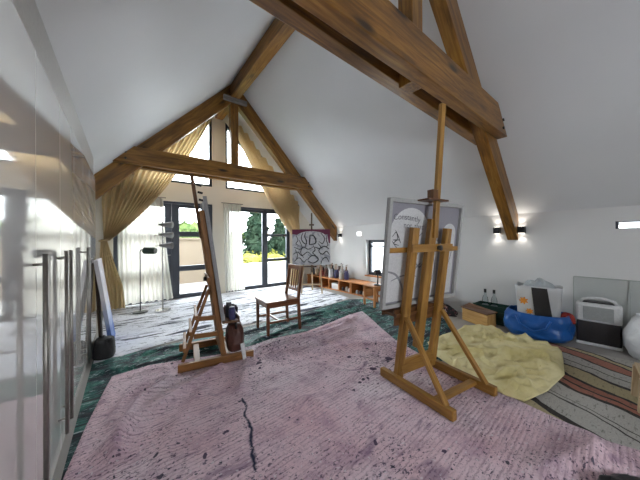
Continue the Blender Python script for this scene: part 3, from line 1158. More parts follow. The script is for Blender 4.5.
for pl, wd in (([(.06, .34), (.16, .30), (.24, .18), (.26, .05)], .022), ([(.46, .40), (.36, .32), (.28, .2), (.26, .05)], .022), ([(.08, .62), (.2, .52), (.32, .6), (.45, .7)], .014),
               ([(.1, .25), (.25, .29), (.42, .27)], .012), ([(.45, .55), (.38, .44), (.45, .36), (.52, .45)], .016), ([(.78, .7), (.76, .5), (.8, .3), (.78, .1)], .014),
               ([(.62, .5), (.66, .35), (.63, .2)], .012), ([(.86, .62), (.9, .5), (.86, .35)], .012)):
    mb.ribbon([cpt(a, b, .0155) for a, b in curve(pl)], wd, NL)
mb.build('pencil_line', GREYL, cv)
mb = MB()
for pl in ([(.08, .66), (.12, .70), (.14, .64), (.10, .60), (.16, .58)], [(.11, .72), (.15, .66), (.18, .60)], [(.09, .63), (.17, .63)]):
    mb.ribbon([cpt(a, b, .0145) for a, b in curve(pl)], .009, NL)
mb.build('ink_mark', INK, cv)


def lettering(txt, size, mat, parent, place, name='lettering'):
    cu = bpy.data.curves.new('t', 'FONT')
    cu.body = txt
    cu.size = size
    to = bpy.data.objects.new('t', cu)
    C.objects.link(to)
    dg = bpy.context.evaluated_depsgraph_get()
    me = bpy.data.meshes.new_from_object(to.evaluated_get(dg))
    bpy.data.objects.remove(to)
    for v in me.vertices:
        v.co = place(v.co.x, v.co.y)
    me.materials.clear()
    me.materials.append(mat)
    me.name = name
    o = bpy.data.objects.new(name, me)
    C.objects.link(o)
    o.parent = parent
    return o


def wave1(x, y):
    a = .075 + x
    return Vector(cpt(a, .825 + y - .55 * (x - .16) ** 2 - .05 * x, .0145))
def wave2(x, y):
    return Vector(cpt(.20 + x, .745 + y - .06 * x, .0145))
lettering('Constantly', .075, PENCIL, cv, wave1)
lettering('not', .075, PENCIL, cv, wave2)
lettering('that', .075, PENCIL, cv, lambda x, y: wave2(x + .135, y))

# ------------------------------------------------------------------ left easel, side on
n_ = Vector((.985, -.17, 0)).normalized()
E2 = math.atan2(-n_.x, n_.y) + 0.0
E2 = math.atan2(-.985, -.17)
lz, LY = easel('wooden ladder-backed easel seen side-on near the glazed doors', (.445, 3.02, .034), E2, .27, .72, .43, .135, 1.58, 1.98, .05, True, EASEL_RED)
MB().b2((-.32, LY(.45) + .03, .42), (.32, LY(.45) + .20, .44)).b2((-.32, LY(.45) + .19, .42), (.32, LY(.45) + .20, .48)).build('tray', EASEL_DARK, lz, bevel=.003)
for z in (1.72, 1.80, 1.88):
    MB().tube([(.04, LY(z) + .0, z), (.04, LY(z) + .05, z - .01)], .012, 8).build('hook', BLACKM, lz)
c2 = thing('canvas', 'tall canvas seen edge-on, standing on the ladder-backed easel', 'canvas', (.445, 3.02, .034), E2)
mb = MB()
mb.beam((0, LY(.46) + .048, .445), (0, LY(1.72) + .048, 1.72), .58, .006, (1, 0, 0))
mb.build('linen', flat('grey_linen', (.50, .51, .53), .85), c2)
for s in (-1, 1):
    MB().beam((s * .275, LY(.46) + .044, .445), (s * .275, LY(1.72) + .044, 1.72), .03, .035, (1, 0, 0)).build('stretcher_bar', CANVD, c2)

# painter's clutter on that easel's tray: world positions from the easel's frame
def on_l(x, y, z):
    ca, sa = math.cos(E2), math.sin(E2)
    return (.445 + x * ca - y * sa, 3.02 + x * sa + y * ca, z + .034)


def jar(loc, r, h, mat, label, group, lid=None):
    t = thing('paint_jar', label, 'jar', loc, 0, group)
    MB().lathe([(r * .92, 0), (r, h * .08), (r, h * .72), (r * .8, h * .84), (r * .8, h)], n=14).build('body', mat, t, smooth=False)
    if lid:
        MB().lathe([(r * .84, h * .86), (r * .86, h * 1.06)], n=14).build('lid', lid, t)
    return t


JC = [flat('jar_%d' % i, c, .35) for i, c in enumerate([(.05, .05, .06), (.60, .60, .62), (.10, .04, .03), (.05, .05, .14), (.40, .30, .20), (.30, .06, .05), (.08, .12, .10), (.55, .52, .45)])]
ty = LY(.45) + .115
jar(on_l(.25, ty + .02, .44), .035, .13, JC[3], 'navy paint jar on the side-on easel tray, nearest the viewer', 'jars on the easel tray')
jar(on_l(.15, ty, .44), .035, .16, JC[0], 'black paint jar on the side-on easel tray, behind the navy jar', 'jars on the easel tray')
jar(on_l(.02, ty, .44), .04, .10, JC[2], 'dark brown paint jar on the side-on easel tray, farthest along', 'jars on the easel tray')
RUST = plastic_sheet('rust_leather', (.085, .028, .018), .5)


def sack(name, label, cat, loc, a, b, h, prof, mat, seed, rz=0., amp=.04, solid=.004, group=None, close=False, tilt=0.):
    t = thing(name, label, cat, loc, rz, group)
    def fn(u, v):
        an = 2 * math.pi * u
        k = len(prof) - 1
        i = min(k - 1, int(v * k))
        s = lerp(prof[i][0], prof[i + 1][0], v * k - i)
        z = lerp(prof[i][1], prof[i + 1][1], v * k - i) * h
        ca, sa = math.cos(an), math.sin(an)
        ca, sa = math.copysign(abs(ca) ** .75, ca), math.copysign(abs(sa) ** .75, sa)
        nn = noise.noise(Vector((ca * 1.6 + seed, sa * 1.6, z * 4))) + .6 * noise.noise(Vector((ca * 4, sa * 4 + seed, z * 9)))
        s2 = s * (1 + amp * 2.2 * nn)
        return (a * ca * s2 + tilt * z, b * sa * s2, max(0, z + amp * .6 * nn * (1 if 0 < v < 1 else .4) * (v > .05)))
    o = MB().grid(fn, 56, 26, True)
    n0 = len(o.v)
    base = [o.v[i] for i in range(56)]
    o.add([(0, 0, 0)] + base, [(0, i + 1, (i + 1) % 56 + 1) for i in range(56)])
    if close:
        top = [o.v[26 * 56 + i] for i in range(56)]
        zc = sum(p[2] for p in top) / 56
        o.add([(sum(p[0] for p in top) / 56, sum(p[1] for p in top) / 56, zc)] + top, [(0, i + 1, (i + 1) % 56 + 1) for i in range(56)])
    o.build('bag_body', mat, t, smooth=True, solid=solid)
    return t


b_ = sack('tool_bag', 'rust brown tool bag hanging low on the side-on easel', 'bag', on_l(.17, LY(.2) + .14, .10), .13, .09, .26,
          [(.85, 0), (1, .3), (.95, .7), (.6, 1)], RUST, 2., E2, .05, .004, None, True)
MB().tube([(.09 * math.cos(a), 0, .23 + .14 * math.sin(a)) for a in [math.pi * i / 10 for i in range(11)]], .012, 8).build('bag_handle', BLACK, b_, smooth=True)
pt = tag(MB().beam(on_l(.31, .62, .005), on_l(.295, .60, .18), .035, .02, (1, 0, 0), .045, .004).build('paint_tube', WHITEP, bevel=.003),
         'white paint tube propped against the base rail of the side-on easel', 'paint tube')

# a dark rag slung over the tray's front lip
def slung(u, v):
    a = (u - .5)
    x = -.10 + .17 * a * (1.1 - .3 * v)
    s_ = v * .36
    y = ty + .095 - .02 + (.03 if v > .12 else .03 * v / .12) + .018 * math.sin(14 * a + 6 * v)
    z = .482 + .012 - max(0, s_ - .04) + .01 * math.sin(19 * a)
    return on_l(x, y, z)
tag(MB().grid(slung, 16, 16).build('paint_rag', flat('black_rag', (.03, .022, .03), .9), smooth=True, solid=.006),
    'black paint rag hanging over the tray edge of the side-on easel', 'rag')

# ------------------------------------------------------------------ wooden chair
ch = thing('dining_chair', 'mahogany coloured wooden chair standing beside the side-on easel', 'chair', (1.745, 3.26, .03), math.radians(-4))
SX, SY = .245, .215
MB().b2((-SX - .015, -SY - .015, .425), (SX - .01, SY + .015, .45)).build('seat', CHAIR, ch, bevel=.01)
for sy in (-1, 1):
    MB().beam((-SX + .02, sy * (SY - .02), 0), (-SX + .02, sy * (SY - .02), .425), .032, .032, (1, 0, 0), .042, .042).build('leg', CHAIR, ch, bevel=.004)
    mb = MB().beam((SX + .015, sy * (SY - .02), 0), (SX - .01, sy * (SY - .02), .45), .034, .034, (1, 0, 0), .04, .04)
    mb.build('leg', CHAIR, ch, bevel=.004)
    MB().beam((SX - .01, sy * (SY - .02), .44), (SX + .055, sy * (SY - .02), .90), .04, .036, (1, 0, 0), .03, .034).build('back_post', CHAIR, ch, bevel=.004)
    MB().beam((-SX + .02, sy * (SY - .02), .17), (SX + .0, sy * (SY - .02), .17), .022, .03, (0, 1, 0)).build('stretcher', CHAIR, ch, bevel=.003)
    MB().beam((-SX + .03, sy * (SY - .02), .395), (SX - .02, sy * (SY - .02), .395), .022, .06, (0, 1, 0)).build('apron', CHAIR, ch, bevel=.003)
for x in (-SX + .02, SX - .015):
    MB().beam((x, -SY + .02, .395), (x, SY - .02, .395), .022, .06, (1, 0, 0)).build('apron', CHAIR, ch, bevel=.003)
MB().beam((-.06, -SY + .02, .17), (-.06, SY - .02, .17), .022, .028, (1, 0, 0)).build('stretcher', CHAIR, ch, bevel=.003)
MB().beam((SX + .052, -SY, .875), (SX + .052, SY, .875), .022, .07, (1, 0, 0)).build('top_rail', CHAIR, ch, bevel=.006)
MB().beam((SX + .008, -SY + .02, .55), (SX + .008, SY - .02, .55), .02, .035, (1, 0, 0)).build('back_rail', CHAIR, ch, bevel=.004)
for k in range(5):
    yy = lerp(-.14, .14, k / 4)
    MB().beam((SX + .01, yy, .56), (SX + .048, yy, .85), .012, .026, (1, 0, 0)).build('back_slat', CHAIR, ch, bevel=.003)

# ------------------------------------------------------------------ floor lamps
t = thing('floor_lamp', 'slim floor lamp with one dark green cylinder head', 'lamp', (.22, 5.62, .02))
MB().lathe([(.12, 0), (.12, .012), (.02, .022)], n=24).build('base', BLACKM, t)
MB().tube([(0, 0, .015), (0, 0, 1.10), (.012, -.008, 1.13), (.05, -.03, 1.14)], .009, 8).build('pole', BLACKM, t, smooth=True)
d_ = Vector((.80, -.60, -.03)).normalized()
h0 = Vector((.05, -.035, 1.12))
MB().tube([h0, h0 + d_ * .02, h0 + d_ * .20, h0 + d_ * .215], [.045, .062, .062, .05], 18).build('lamp_head', GREENLAMP, t, smooth=False)
MB().tube([h0 + d_ * .214, h0 + d_ * .219], .05, 16).build('reflector', CHROME, t)

t = thing('floor_lamp', 'chrome floor lamp with three cone shades on one pole', 'lamp', (.56, 5.52, .02))
MB().lathe([(.13, 0), (.13, .012), (.02, .024)], n=24).build('base', CHROME, t)
MB().tube([(0, 0, .015), (0, 0, 1.66)], .010, 10).build('pole', CHROME, t, smooth=True)
for z in (1.20, 1.40, 1.59):
    a = Vector((-.05, .035, z + .01))
    MB().tube([Vector((-.12, .09, z)), Vector((.02, -.015, z))], .006, 8).build('lamp_arm', CHROME, t, smooth=True)
    MB().tube([a, a + d_ * .05, a + d_ * .24], [.018, .03, .062], 18, True).build('lamp_shade', flat('smoked_shade', (.30, .30, .30), .3, .6), t, smooth=True)

# ------------------------------------------------------------------ leaning pieces by the wardrobe end
t = thing('canvas', 'white and blue canvas leaning on the wardrobe end', 'canvas', (-.115, 3.93, .015))
LEANM = NT('blue_washed_canvas')
spz = LEANM.n('ShaderNodeSeparateXYZ')
LEANM.t.links.new(LEANM.coord(), spz.inputs[0])
mxx = LEANM.math('ADD', spz.outputs[2], LEANM.math('MULTIPLY', LEANM.noise(LEANM.coord(), 6, 4), .5))
LEANM.P(Base_Color=LEANM.ramp(mxx, [(.42, (.10, .17, .42)), (.62, (.40, .46, .62)), (.85, (.62, .60, .63))]), Roughness=.8)
MB().beam((-.01, .29, 0), (-.155, .29, 1.07), .04, .62, (1, 0, 0)).build('painted_face', LEANM.m, t, bevel=.003)
tag(MB().beam((-.245, 4.3, .015), (-.288, 4.3, 1.03), .02, .35, (1, 0, 0)).build('board', DARKW, bevel=.003),
    'dark brown board propped behind the leaning white and blue canvas', 'board')
sack('cloth_bag', 'black soft bag on the floor at the foot of the leaning canvas', 'bag', (-.185, 3.76, .016), .09, .13, .19,
     [(1, 0), (1.05, .3), (1.02, .6), (.95, .9), (.7, 1)], flat('black_cloth', (.02, .018, .02), .8), 5., 0, .05, .004, None, True)

# ------------------------------------------------------------------ far abstract painting on its light easel
FX, FY = 3.573, 4.932
RZF = math.atan2(-.6137, .7895)
t = thing('easel', 'pale wood easel far back carrying the abstract painting', 'easel', (FX, FY, .014), RZF, 'wooden studio easels')
for s in (-1, 1):
    MB().beam((s * .25, .02, 0), (s * .20, .10, .80), .035, .03, (1, 0, 0)).build('leg', PALEW, t, bevel=.003)
MB().beam((0, .50, 0), (0, .14, .82), .035, .03, (1, 0, 0)).build('leg', PALEW, t, bevel=.003)
MB().beam((-.245, .04, .22), (.245, .04, .22), .025, .04, (0, 1, 0)).build('crosspiece', PALEW, t, bevel=.003)
MB().beam((0, .135, .5), (0, .20, 1.98), .035, .03, (1, 0, 0)).build('mast', DARKW, t, bevel=.003)
MB().beam((-.32, .06, .655), (.12, .06, .655), .09, .03, (0, 1, 0)).build('ledge', DARKW, t, bevel=.003)
MB().b2((-.06, .13, 1.66), (.06, .19, 1.70)).build('top_clamp', DARKW, t, bevel=.003)
pz0, pz1, px0, px1 = .695, 1.565, -.475, .455
p_ = thing('painting', 'abstract black line painting with a maroon top band on the far easel', 'painting', (FX, FY, .014), RZF)
ABS = NT('abstract_ground')
av = ABS.coord()
ABS.P(Base_Color=ABS.mix(ABS.ramp(ABS.noise(av, 6, 4, .6, .8), [(.50, 0.), (.62, .8)]), (.72, .72, .74), (.30, .31, .37)), Roughness=.75)
MB().b2((px0, .075, pz0), (px1, .11, pz1)).build('canvas_face', ABS.m, p_, bevel=.003)
def pp(a, b, o=0.): return (lerp(px0, px1, a), .0735 - o, lerp(pz0, pz1, b))
MAR = flat('maroon_paint', (.17, .025, .075), .6)
top = [(0, .86), (0, 1), (1, 1), (1, .80)] + [(.5 + .40 * math.cos(a), .78 + .17 * math.sin(a)) for a in [math.pi * i / 14 for i in range(15)]]
top = [(0, 1), (0, .87), (.10, .85)] + [(.5 - .40 * math.cos(a), .78 + .17 * math.sin(a)) for a in [math.pi * (.12 + .76 * i / 14) for i in range(15)]] + [(.93, .86), (.96, .62), (1, .60), (1, 1)]
MB().add([pp(a, b) for a, b in top], [tuple(range(len(top)))]).build('maroon_band', MAR, p_)
mb = MB()
LN = [([(.47, .84), (.46, .7), (.45, .56)], 2.2), ([(.47, .84), (.56, .82), (.62, .7), (.60, .60), (.45, .57)], 2.2), ([(.10, .83), (.15, .7), (.10, .6), (.17, .55)], 1.2),
      ([(.28, .90), (.24, .75), (.3, .62), (.38, .6), (.33, .8)], 1.6), ([(.36, .92), (.33, .8), (.38, .66), (.34, .5)], 1.6), ([(.75, .9), (.85, .75), (.8, .6), (.7, .66)], 1.4),
      ([(.92, .85), (.9, .7), (.94, .55), (.85, .5)], 1.3), ([(.05, .5), (.2, .44), (.3, .5), (.42, .44), (.55, .5)], 1.5), ([(.6, .5), (.72, .46), (.85, .52), (.97, .44)], 1.8),
      ([(.02, .3), (.15, .36), (.25, .26), (.4, .36), (.5, .28)], 1.4), ([(.4, .14), (.5, .25), (.62, .24), (.68, .14), (.55, .05), (.42, .1)], 2.0),
      ([(.7, .36), (.8, .3), (.9, .38), (.98, .28)], 1.6), ([(.05, .1), (.18, .2), (.3, .08), (.38, .16)], 1.3), ([(.75, .02), (.8, .16), (.9, .2), (.96, .08)], 1.5),
      ([(.18, .7), (.26, .5), (.22, .36), (.30, .2)], 1.3), ([(.55, .55), (.6, .42), (.54, .34), (.62, .26)], 1.7), ([(.08, .44), (.14, .26), (.08, .12)], 1.2), ([(.68, .6), (.75, .5), (.7, .4), (.76, .28)], 1.5)]
for pl, k in LN:
    mb.ribbon([pp(a, b, .0016) for a, b in curve(pl)], .015 * k, (0, -1, 0))
mb.build('brush_line', INK, p_)

# ------------------------------------------------------------------ low shelf along the right wall with painting things
SHX0, SHX1, SHY0, SHY1, SHZ = 4.33, 4.74, 3.92, 6.20, .275
t = thing('low_shelf', 'long low orange wood cubby shelf along the right wall', 'shelf', (SHX0, SHY0, 0))
LSY = SHY1 - SHY0
MB().b2((-.02, -.01, SHZ), (SHX1 - SHX0, LSY, SHZ + .025)).build('shelf_top', SHELFW, t, bevel=.003)
MB().b2((.0, 0, .0), (SHX1 - SHX0, LSY, .02)).build('bottom_board', SHELFW, t)
MB().b2((SHX1 - SHX0 - .02, 0, .02), (SHX1 - SHX0, LSY, SHZ)).build('back_board', DARKW, t)
cub = [0, .42, .46, .86, 1.26, 1.68, LSY - .03]
for yy in cub:
    MB().b2((0, yy, .02), (SHX1 - SHX0 - .02, yy + .03, SHZ)).build('divider', SHELFW, t, bevel=.002)
tag(MB().b2((4.36, 4.86, .021), (4.62, 5.12, .17)).build('storage_box', WHITEP, bevel=.01), 'white storage box in a cubby of the low shelf', 'box')
rnd = random.Random(4)
JG = 'jars stored under the low shelf'
for k, (dy, lab) in enumerate(((.10, 'left of a pair'), (.22, 'middle'), (.33, 'right'))):
    jar((4.40 + .03 * (k % 2), SHY0 + .46 + dy, .021), .04, .09 + .02 * (k % 2), JC[[1, 7, 0][k]], '%s small jar under the low shelf, %s' % (['white', 'cream', 'black'][k], ['deepest along the middle cubby', 'centre of the middle cubby', 'near end of the middle cubby'][k]), JG)
for k, dy in enumerate((.09, .20, .31)):
    jar((4.41, SHY0 + dy, .021), .035, .08, JC[[7, 0, 1][k]], '%s small jar in the nearest cubby of the low shelf' % ['cream', 'black', 'white'][k], JG)


# pots on top of the shelf, with brushes standing in some of them
def brush(loc, h, tx, ty_, label, mat, bristle=True):
    t = thing('paint_brush', label, 'brush', loc, 0, 'brushes standing in the pots')
    e = Vector((tx, ty_, h))
    MB().tube([(0, 0, 0), e * .8], [.004, .006], 6).build('brush_handle', mat, t)
    MB().tube([e * .8, e * .86], .009, 8).build('ferrule', STEEL, t)
    MB().tube([e * .86, e * .94, e], [.010, .016, .004], 8).build('bristles', JC[[0, 4, 2][rnd.randrange(3)]], t)


pots = [(6.02, .05, .15, 0, 'black'), (5.88, .045, .13, 4, 'tan'), (5.74, .055, .17, 0, 'black'), (5.60, .05, .12, 5, 'red'), (5.47, .055, .16, 2, 'brown'),
        (5.33, .05, .13, 6, 'dark green'), (5.19, .055, .17, 1, 'white'), (5.05, .05, .16, 3, 'navy'), (4.91, .055, .18, 1, 'white'), (4.78, .045, .13, 7, 'cream'), (4.66, .05, .16, 3, 'navy')]
PL = ['black paint pot farthest along the low shelf', 'tan paint pot between the two black pots on the low shelf',
      'black paint pot between the tan and red pots on the low shelf', 'red paint pot on top of the low shelf',
      'brown paint pot between the red and dark green pots', 'dark green paint pot on top of the low shelf',
      'white paint pot beside the dark green pot on the low shelf', 'navy paint pot between the two white pots on the low shelf',
      'white paint pot beside the cream pot on the low shelf', 'cream paint pot between white and navy pots on the low shelf',
      'navy paint pot nearest the viewer on the low shelf']
for k, (yy, r, h, m, cn) in enumerate(pots):
    xx = 4.47 + .07 * ((k * 7) % 3 - 1)
    r, h = r * 1.2, h * 1.35
    jar((xx, yy, SHZ + .026), r, h, JC[m], PL[k], 'paint pots on the low shelf')
    for j in range(2):
        brush((xx, yy + .018 - .036 * j, SHZ + .026 + h), .14 + .05 * rnd.random(), .03 * rnd.uniform(-1, 1), .02 - .04 * j,
              '%s brush in the %s' % (['left', 'right'][j], PL[k].replace('paint ', '')), [DARKW, SHELFW, PALEW][(k + j) % 3])
# second row against the wall
for k, (yy, m, cn) in enumerate(((5.95, 0, 'black bottle farthest along the wall behind the pots'), (5.68, 6, 'green bottle against the wall behind the pots'),
                                 (5.40, 0, 'black bottle between the green and brown bottles by the wall'), (5.12, 2, 'brown bottle against the wall behind the white pots'),
                                 (4.84, 0, 'black bottle nearest the viewer along the wall behind the pots'))):
    t = thing('bottle', cn, 'bottle', (4.64, yy, SHZ + .026), 0, 'bottles along the wall')
    MB().lathe([(.05, 0), (.05, .19), (.022, .23), (.02, .28)], n=14).build('body', JC[m], t)
    MB().lathe([(.024, .275), (.024, .30)], n=12).build('cap', BLACK, t)

# stool with a clip lamp, half hidden by the big canvas
t = thing('stool', 'orange wooden stool half hidden by the big canvas edge', 'stool', (3.93, 3.26, .02), math.radians(-8))
MB().b2((-.19, -.17, .375), (.19, .17, .40)).build('seat', SHELFW, t, bevel=.004)
for sx in (-1, 1):
    for sy in (-1, 1):
        MB().beam((sx * .165, sy * .145, 0), (sx * .165, sy * .145, .375), .036, .036, (1, 0, 0)).build('leg', SHELFW, t, bevel=.003)
for sx in (-1, 1):
    MB().beam((sx * .165, -.145, .14), (sx * .165, .145, .14), .02, .035, (1, 0, 0)).build('stretcher', SHELFW, t, bevel=.003)
    MB().beam((-.165, sx * .145, .335), (.165, sx * .145, .335), .02, .07, (0, 1, 0)).build('apron', SHELFW, t, bevel=.003)
t = thing('desk_lamp', 'small dark lamp standing on the orange stool', 'lamp', (3.90, 3.19, .421))
MB().lathe([(.07, 0), (.07, .015), (.02, .03)], n=18).build('base', BLACKM, t)
MB().tube([(0, 0, .02), (.01, 0, .14), (.0, 0, .22)], .013, 8).build('stem', BLACKM, t, smooth=True)
MB().tube([(-.05, .03, .245), (.05, -.03, .255)], [.055, .05], 14).build('lamp_head', BLACKM, t)

# ------------------------------------------------------------------ things along the right wall
# wooden crate
cA, cB = Vector((4.30, 1.80)), Vector((4.13, 1.39))
cdir = (cB - cA).normalized()
cr = thing('wooden_crate', 'plain plywood crate with a loose lid beside the green crate', 'crate', (cA.x, cA.y, .014), math.atan2(cdir.y, cdir.x))
CL, CD, CHh = (cB - cA).length, .165, .19
MB().b2((0, 0, 0), (CL, .016, CHh)).build('front_panel', CRATEW, cr, bevel=.002)
MB().b2((0, CD - .016, 0), (CL, CD, CHh)).build('back_panel', CRATEW, cr, bevel=.002)
for x in (0, CL - .016):
    MB().b2((x, .016, 0), (x + .016, CD - .016, CHh)).build('side_panel', CRATEW, cr, bevel=.002)
MB().b2((.016, .016, 0), (CL - .016, CD - .016, .012)).build('bottom_panel', CRATEW, cr)
MB().add([(-.02, -.01, CHh + .002), (CL + .015, -.02, CHh + .002), (CL + .015, CD + .01, CHh + .022), (-.02, CD, CHh + .05),
          (-.02, -.01, CHh + .016), (CL + .015, -.02, CHh + .016), (CL + .015, CD + .01, CHh + .036), (-.02, CD, CHh + .064)],
         [(0, 1, 2, 3), (4, 7, 6, 5), (0, 4, 5, 1), (1, 5, 6, 2), (2, 6, 7, 3), (3, 7, 4, 0)]).build('lid', EASEL_DARK, cr)
# green plastic crate with bottles
gc = thing('plastic_crate', 'dark green plastic crate against the wall behind the plywood crate', 'crate', (4.61, 1.48, 0), 0)
GX, GY, GZ = .13, .22, .27
for a, b in (((-GX, -GY, .0), (GX, -GY + .012, GZ)), ((-GX, GY - .012, 0), (GX, GY, GZ)), ((-GX, -GY + .012, 0), (-GX + .012, GY - .012, GZ)), ((GX - .012, -GY + .012, 0), (GX, GY - .012, GZ))):
    MB().b2(a, b).build('side_panel', GREENC, gc, bevel=.002)
MB().b2((-GX + .012, -GY + .012, 0), (GX - .012, GY - .012, .1)).build('bottom_panel', GREENC, gc)
mb = MB()
for z in (.10, .17, GZ - .012):
    mb.b2((-GX - .01, -GY - .01, z), (-GX, GY + .01, z + .016)).b2((-GX - .01, -GY - .01, z), (GX, -GY, z + .016))
mb.build('rim', GREENC, gc)
for k, (xx, yy) in enumerate(((4.56, 1.56), (4.57, 1.44))):
    t = thing('glass_bottle', 'clear glass bottle with black cap in the green crate, %s of two' % ['left', 'right'][k], 'bottle', (xx, yy, .10), 0, 'clear bottles in the green crate')
    MB().lathe([(.040, 0), (.042, .02), (.042, .24), (.034, .28), (.016, .32), (.015, .36)], n=20).build('body', BOTTLE, t, smooth=True)
    MB().lathe([(.018, .355), (.018, .41)], n=14).build('cap', BLACK, t)
    MB().lathe([(.0428, .08), (.0428, .17)], n=20, cap0=False, cap1=False).build('paper_label', flat('grey_label', (.35, .37, .38), .7), t)
# dark rags beyond the crate
RAGM = NT('dark_patterned_rag')
rv_ = RAGM.coord()
RAGM.P(Base_Color=RAGM.ramp(RAGM.noise(rv_, 18, 3), [(.42, (.02, .018, .022)), (.55, (.13, .05, .06)), (.64, (.42, .40, .42))], 'CONSTANT'), Roughness=.9)
def rag(u, v):
    a = 2 * math.pi * u
    r = math.sin(math.pi * .5 * (1 - v) + .0) if v < 1 else 0
    r = math.cos(v * math.pi / 2)
    nn = 1 + .25 * noise.noise(Vector((math.cos(a) * 2, math.sin(a) * 2, v * 3)))
    return (.16 * r * math.cos(a) * nn, .22 * r * math.sin(a) * nn, .005 + .15 * math.sin(v * math.pi / 2) * nn)
rg = MB().grid(rag, 36, 12, True).build('rag_heap', RAGM.m, smooth=True)
rg.location = (4.40, 2.16, .012)
tag(rg, 'heap of dark patterned rags left of the plywood crate', 'rags')
tag(MB().b2((4.50, 2.30, .0), (4.72, 2.95, .42)).build('wooden_box', EASEL_DARK, bevel=.004), 'brown wooden box by the wall behind the tall easel', 'box')

# blue bag and the carrier bag standing in it
bb = sack('shopping_bag', 'large blue woven plastic bag slumped against the wall', 'bag', (4.36, .875, .028), .28, .345, .31,
          [(.86, 0), (1.02, .2), (1.0, .45), (.96, .75), (.84, 1.0)], BLUEBAG, 3.3, math.radians(-4), .065, .005)
MB().tube([(-.27, -.20, .27), (-.325, -.17, .18), (-.335, -.05, .12), (-.325, .09, .18), (-.27, .15, .27)], .012, 8).build('bag_handle', BLUEBAG, bb, smooth=True)
cb = thing('carrier_bag', 'white carrier bag with orange flowers and a black band, inside the blue bag', 'bag', (4.34, .86, .06), math.radians(6))
def carr(u, v):
    a = 2 * math.pi * u
    ca, sa = math.cos(a), math.sin(a)
    ca, sa = math.copysign(abs(ca) ** .35, ca), math.copysign(abs(sa) ** .35, sa)
    k = lerp(.82, 1.0, v)
    nn = noise.noise(Vector((ca * 2, sa * 3, v * 3)))
    return (.15 * ca * k * (1 + .06 * nn), .235 * sa * k * (1 + .04 * nn), lerp(.02, .625, v) + .02 * nn * v)
mb = MB().grid(carr, 64, 16, True)
base = [mb.v[i] for i in range(64)]
mb.add([(0, 0, .02)] + base, [(0, i + 1, (i + 1) % 64 + 1) for i in range(64)])
mb.build('bag_body', PAPERBAG, cb, smooth=True, solid=.004)
def face(y, z):   # on the front skin of the carrier bag
    v = (z - .02) / .605
    k = lerp(.82, 1.0, v)
    sa = max(-1, min(1, y / (.235 * k)))
    nn = noise.noise(Vector((-1 * 2, math.copysign(abs(sa), sa) * 3, v * 3)))
    return (-.15 * k * (1 + .06 * nn) - .016, y, z)
def patch(y0, y1, y2, y3, z0, z1, n=10):
    return MB().grid(lambda u, v: face(lerp(lerp(y0, y1, u), lerp(y2, y3, u), v), lerp(z0, z1, v)), n, n)
patch(.02, -.15, .055, -.10, .22, .615).build('black_band', flat('black_print', (.02, .018, .02), .5), cb)
ORANGE = flat('orange_print', (.72, .27, .03), .5)
def flower(yc, zc, r):
    P = [face(yc, zc)]
    n = 40
    for i in range(n):
        a = 2 * math.pi * i / n
        rr = r * (.78 + .22 * math.cos(7 * a))
        P.append(face(yc + rr * math.cos(a), zc + rr * math.sin(a)))
    return MB().add([(p[0] - .001, p[1], p[2]) for p in P], [(0, i + 1, (i + 1) % n + 1) for i in range(n)])
flower(.135, .43, .052).build('flower_print', ORANGE, cb)
flower(.075, .30, .042).build('flower_print', ORANGE, cb)
mb = MB()
def film(u, v):
    a = 2 * math.pi * u
    nn = noise.noise(Vector((math.cos(a) * 1.8, math.sin(a) * 1.8, v * 2.5)))
    r = math.cos(v * math.pi / 2) ** .7
    return (.12 * r * math.cos(a) * (1 + .3 * nn), .19 * r * math.sin(a) * (1 + .3 * nn), .50 + .16 * math.sin(v * math.pi / 2) * (1 + .35 * nn))
fo = MB().grid(film, 40, 14, True).build('plastic_film', plastic_sheet('film', (.52, .57, .60), .2, .8, 20.), smooth=True)
fo.location = (4.36, .86, .075)
tag(fo, 'crumpled clear grey plastic film poking out of the carrier bag', 'plastic film')
ro = MB().grid(lambda u, v: (.10 * math.cos(v * math.pi / 2) ** .6 * math.cos(6.283 * u), .12 * math.cos(v * math.pi / 2) ** .6 * math.sin(6.283 * u) * (1 + .2 * math.sin(9 * u)), .16 * math.sin(v * math.pi / 2) + .02 * math.sin(19 * u)), 30, 10, True).build('red_cloth', RED, smooth=True)
ro.location = (4.40, .60, .24)
ro.scale = (.62, .62, .75)
tag(ro, 'red cloth bundle in the right end of the blue bag', 'cloth')

# portable cool box
px = thing('cool_box', 'white and dark grey portable cool box standing on the carpet by the wall', 'cool box', (4.62, .345, 0), math.radians(3))
def rb(x0, x1, y0, y1, z0, z1): return MB().b2((x0, y0, z0), (x1, y1, z1))
rb(-.125, .045, -.185, .185, .02, .29).build('lower_body', flat('dark_grey_plastic', (.035, .032, .034), .4), px, bevel=.02)
rb(-.135, .05, -.19, .19, .0, .035).build('base_trim', WHITEP, px, bevel=.01)
rb(-.135, .05, -.192, .192, .285, .515).build('upper_body', WHITEP, px, bevel=.03)
rb(-.141, -.12, -.125, .125, .315, .475).build('front_panel', GREYP, px, bevel=.004)
MB().tube([(-.08, -.15, .50), (-.085, -.13, .55), (-.085, -.06, .575), (-.085, .06, .575), (-.085, .13, .55), (-.08, .15, .50)], .017, 10).build('carry_handle', WHITEP, px, smooth=True)
rb(-.10, .03, -.13, .13, .512, .528).build('lid_recess', BLACK, px, bevel=.004)
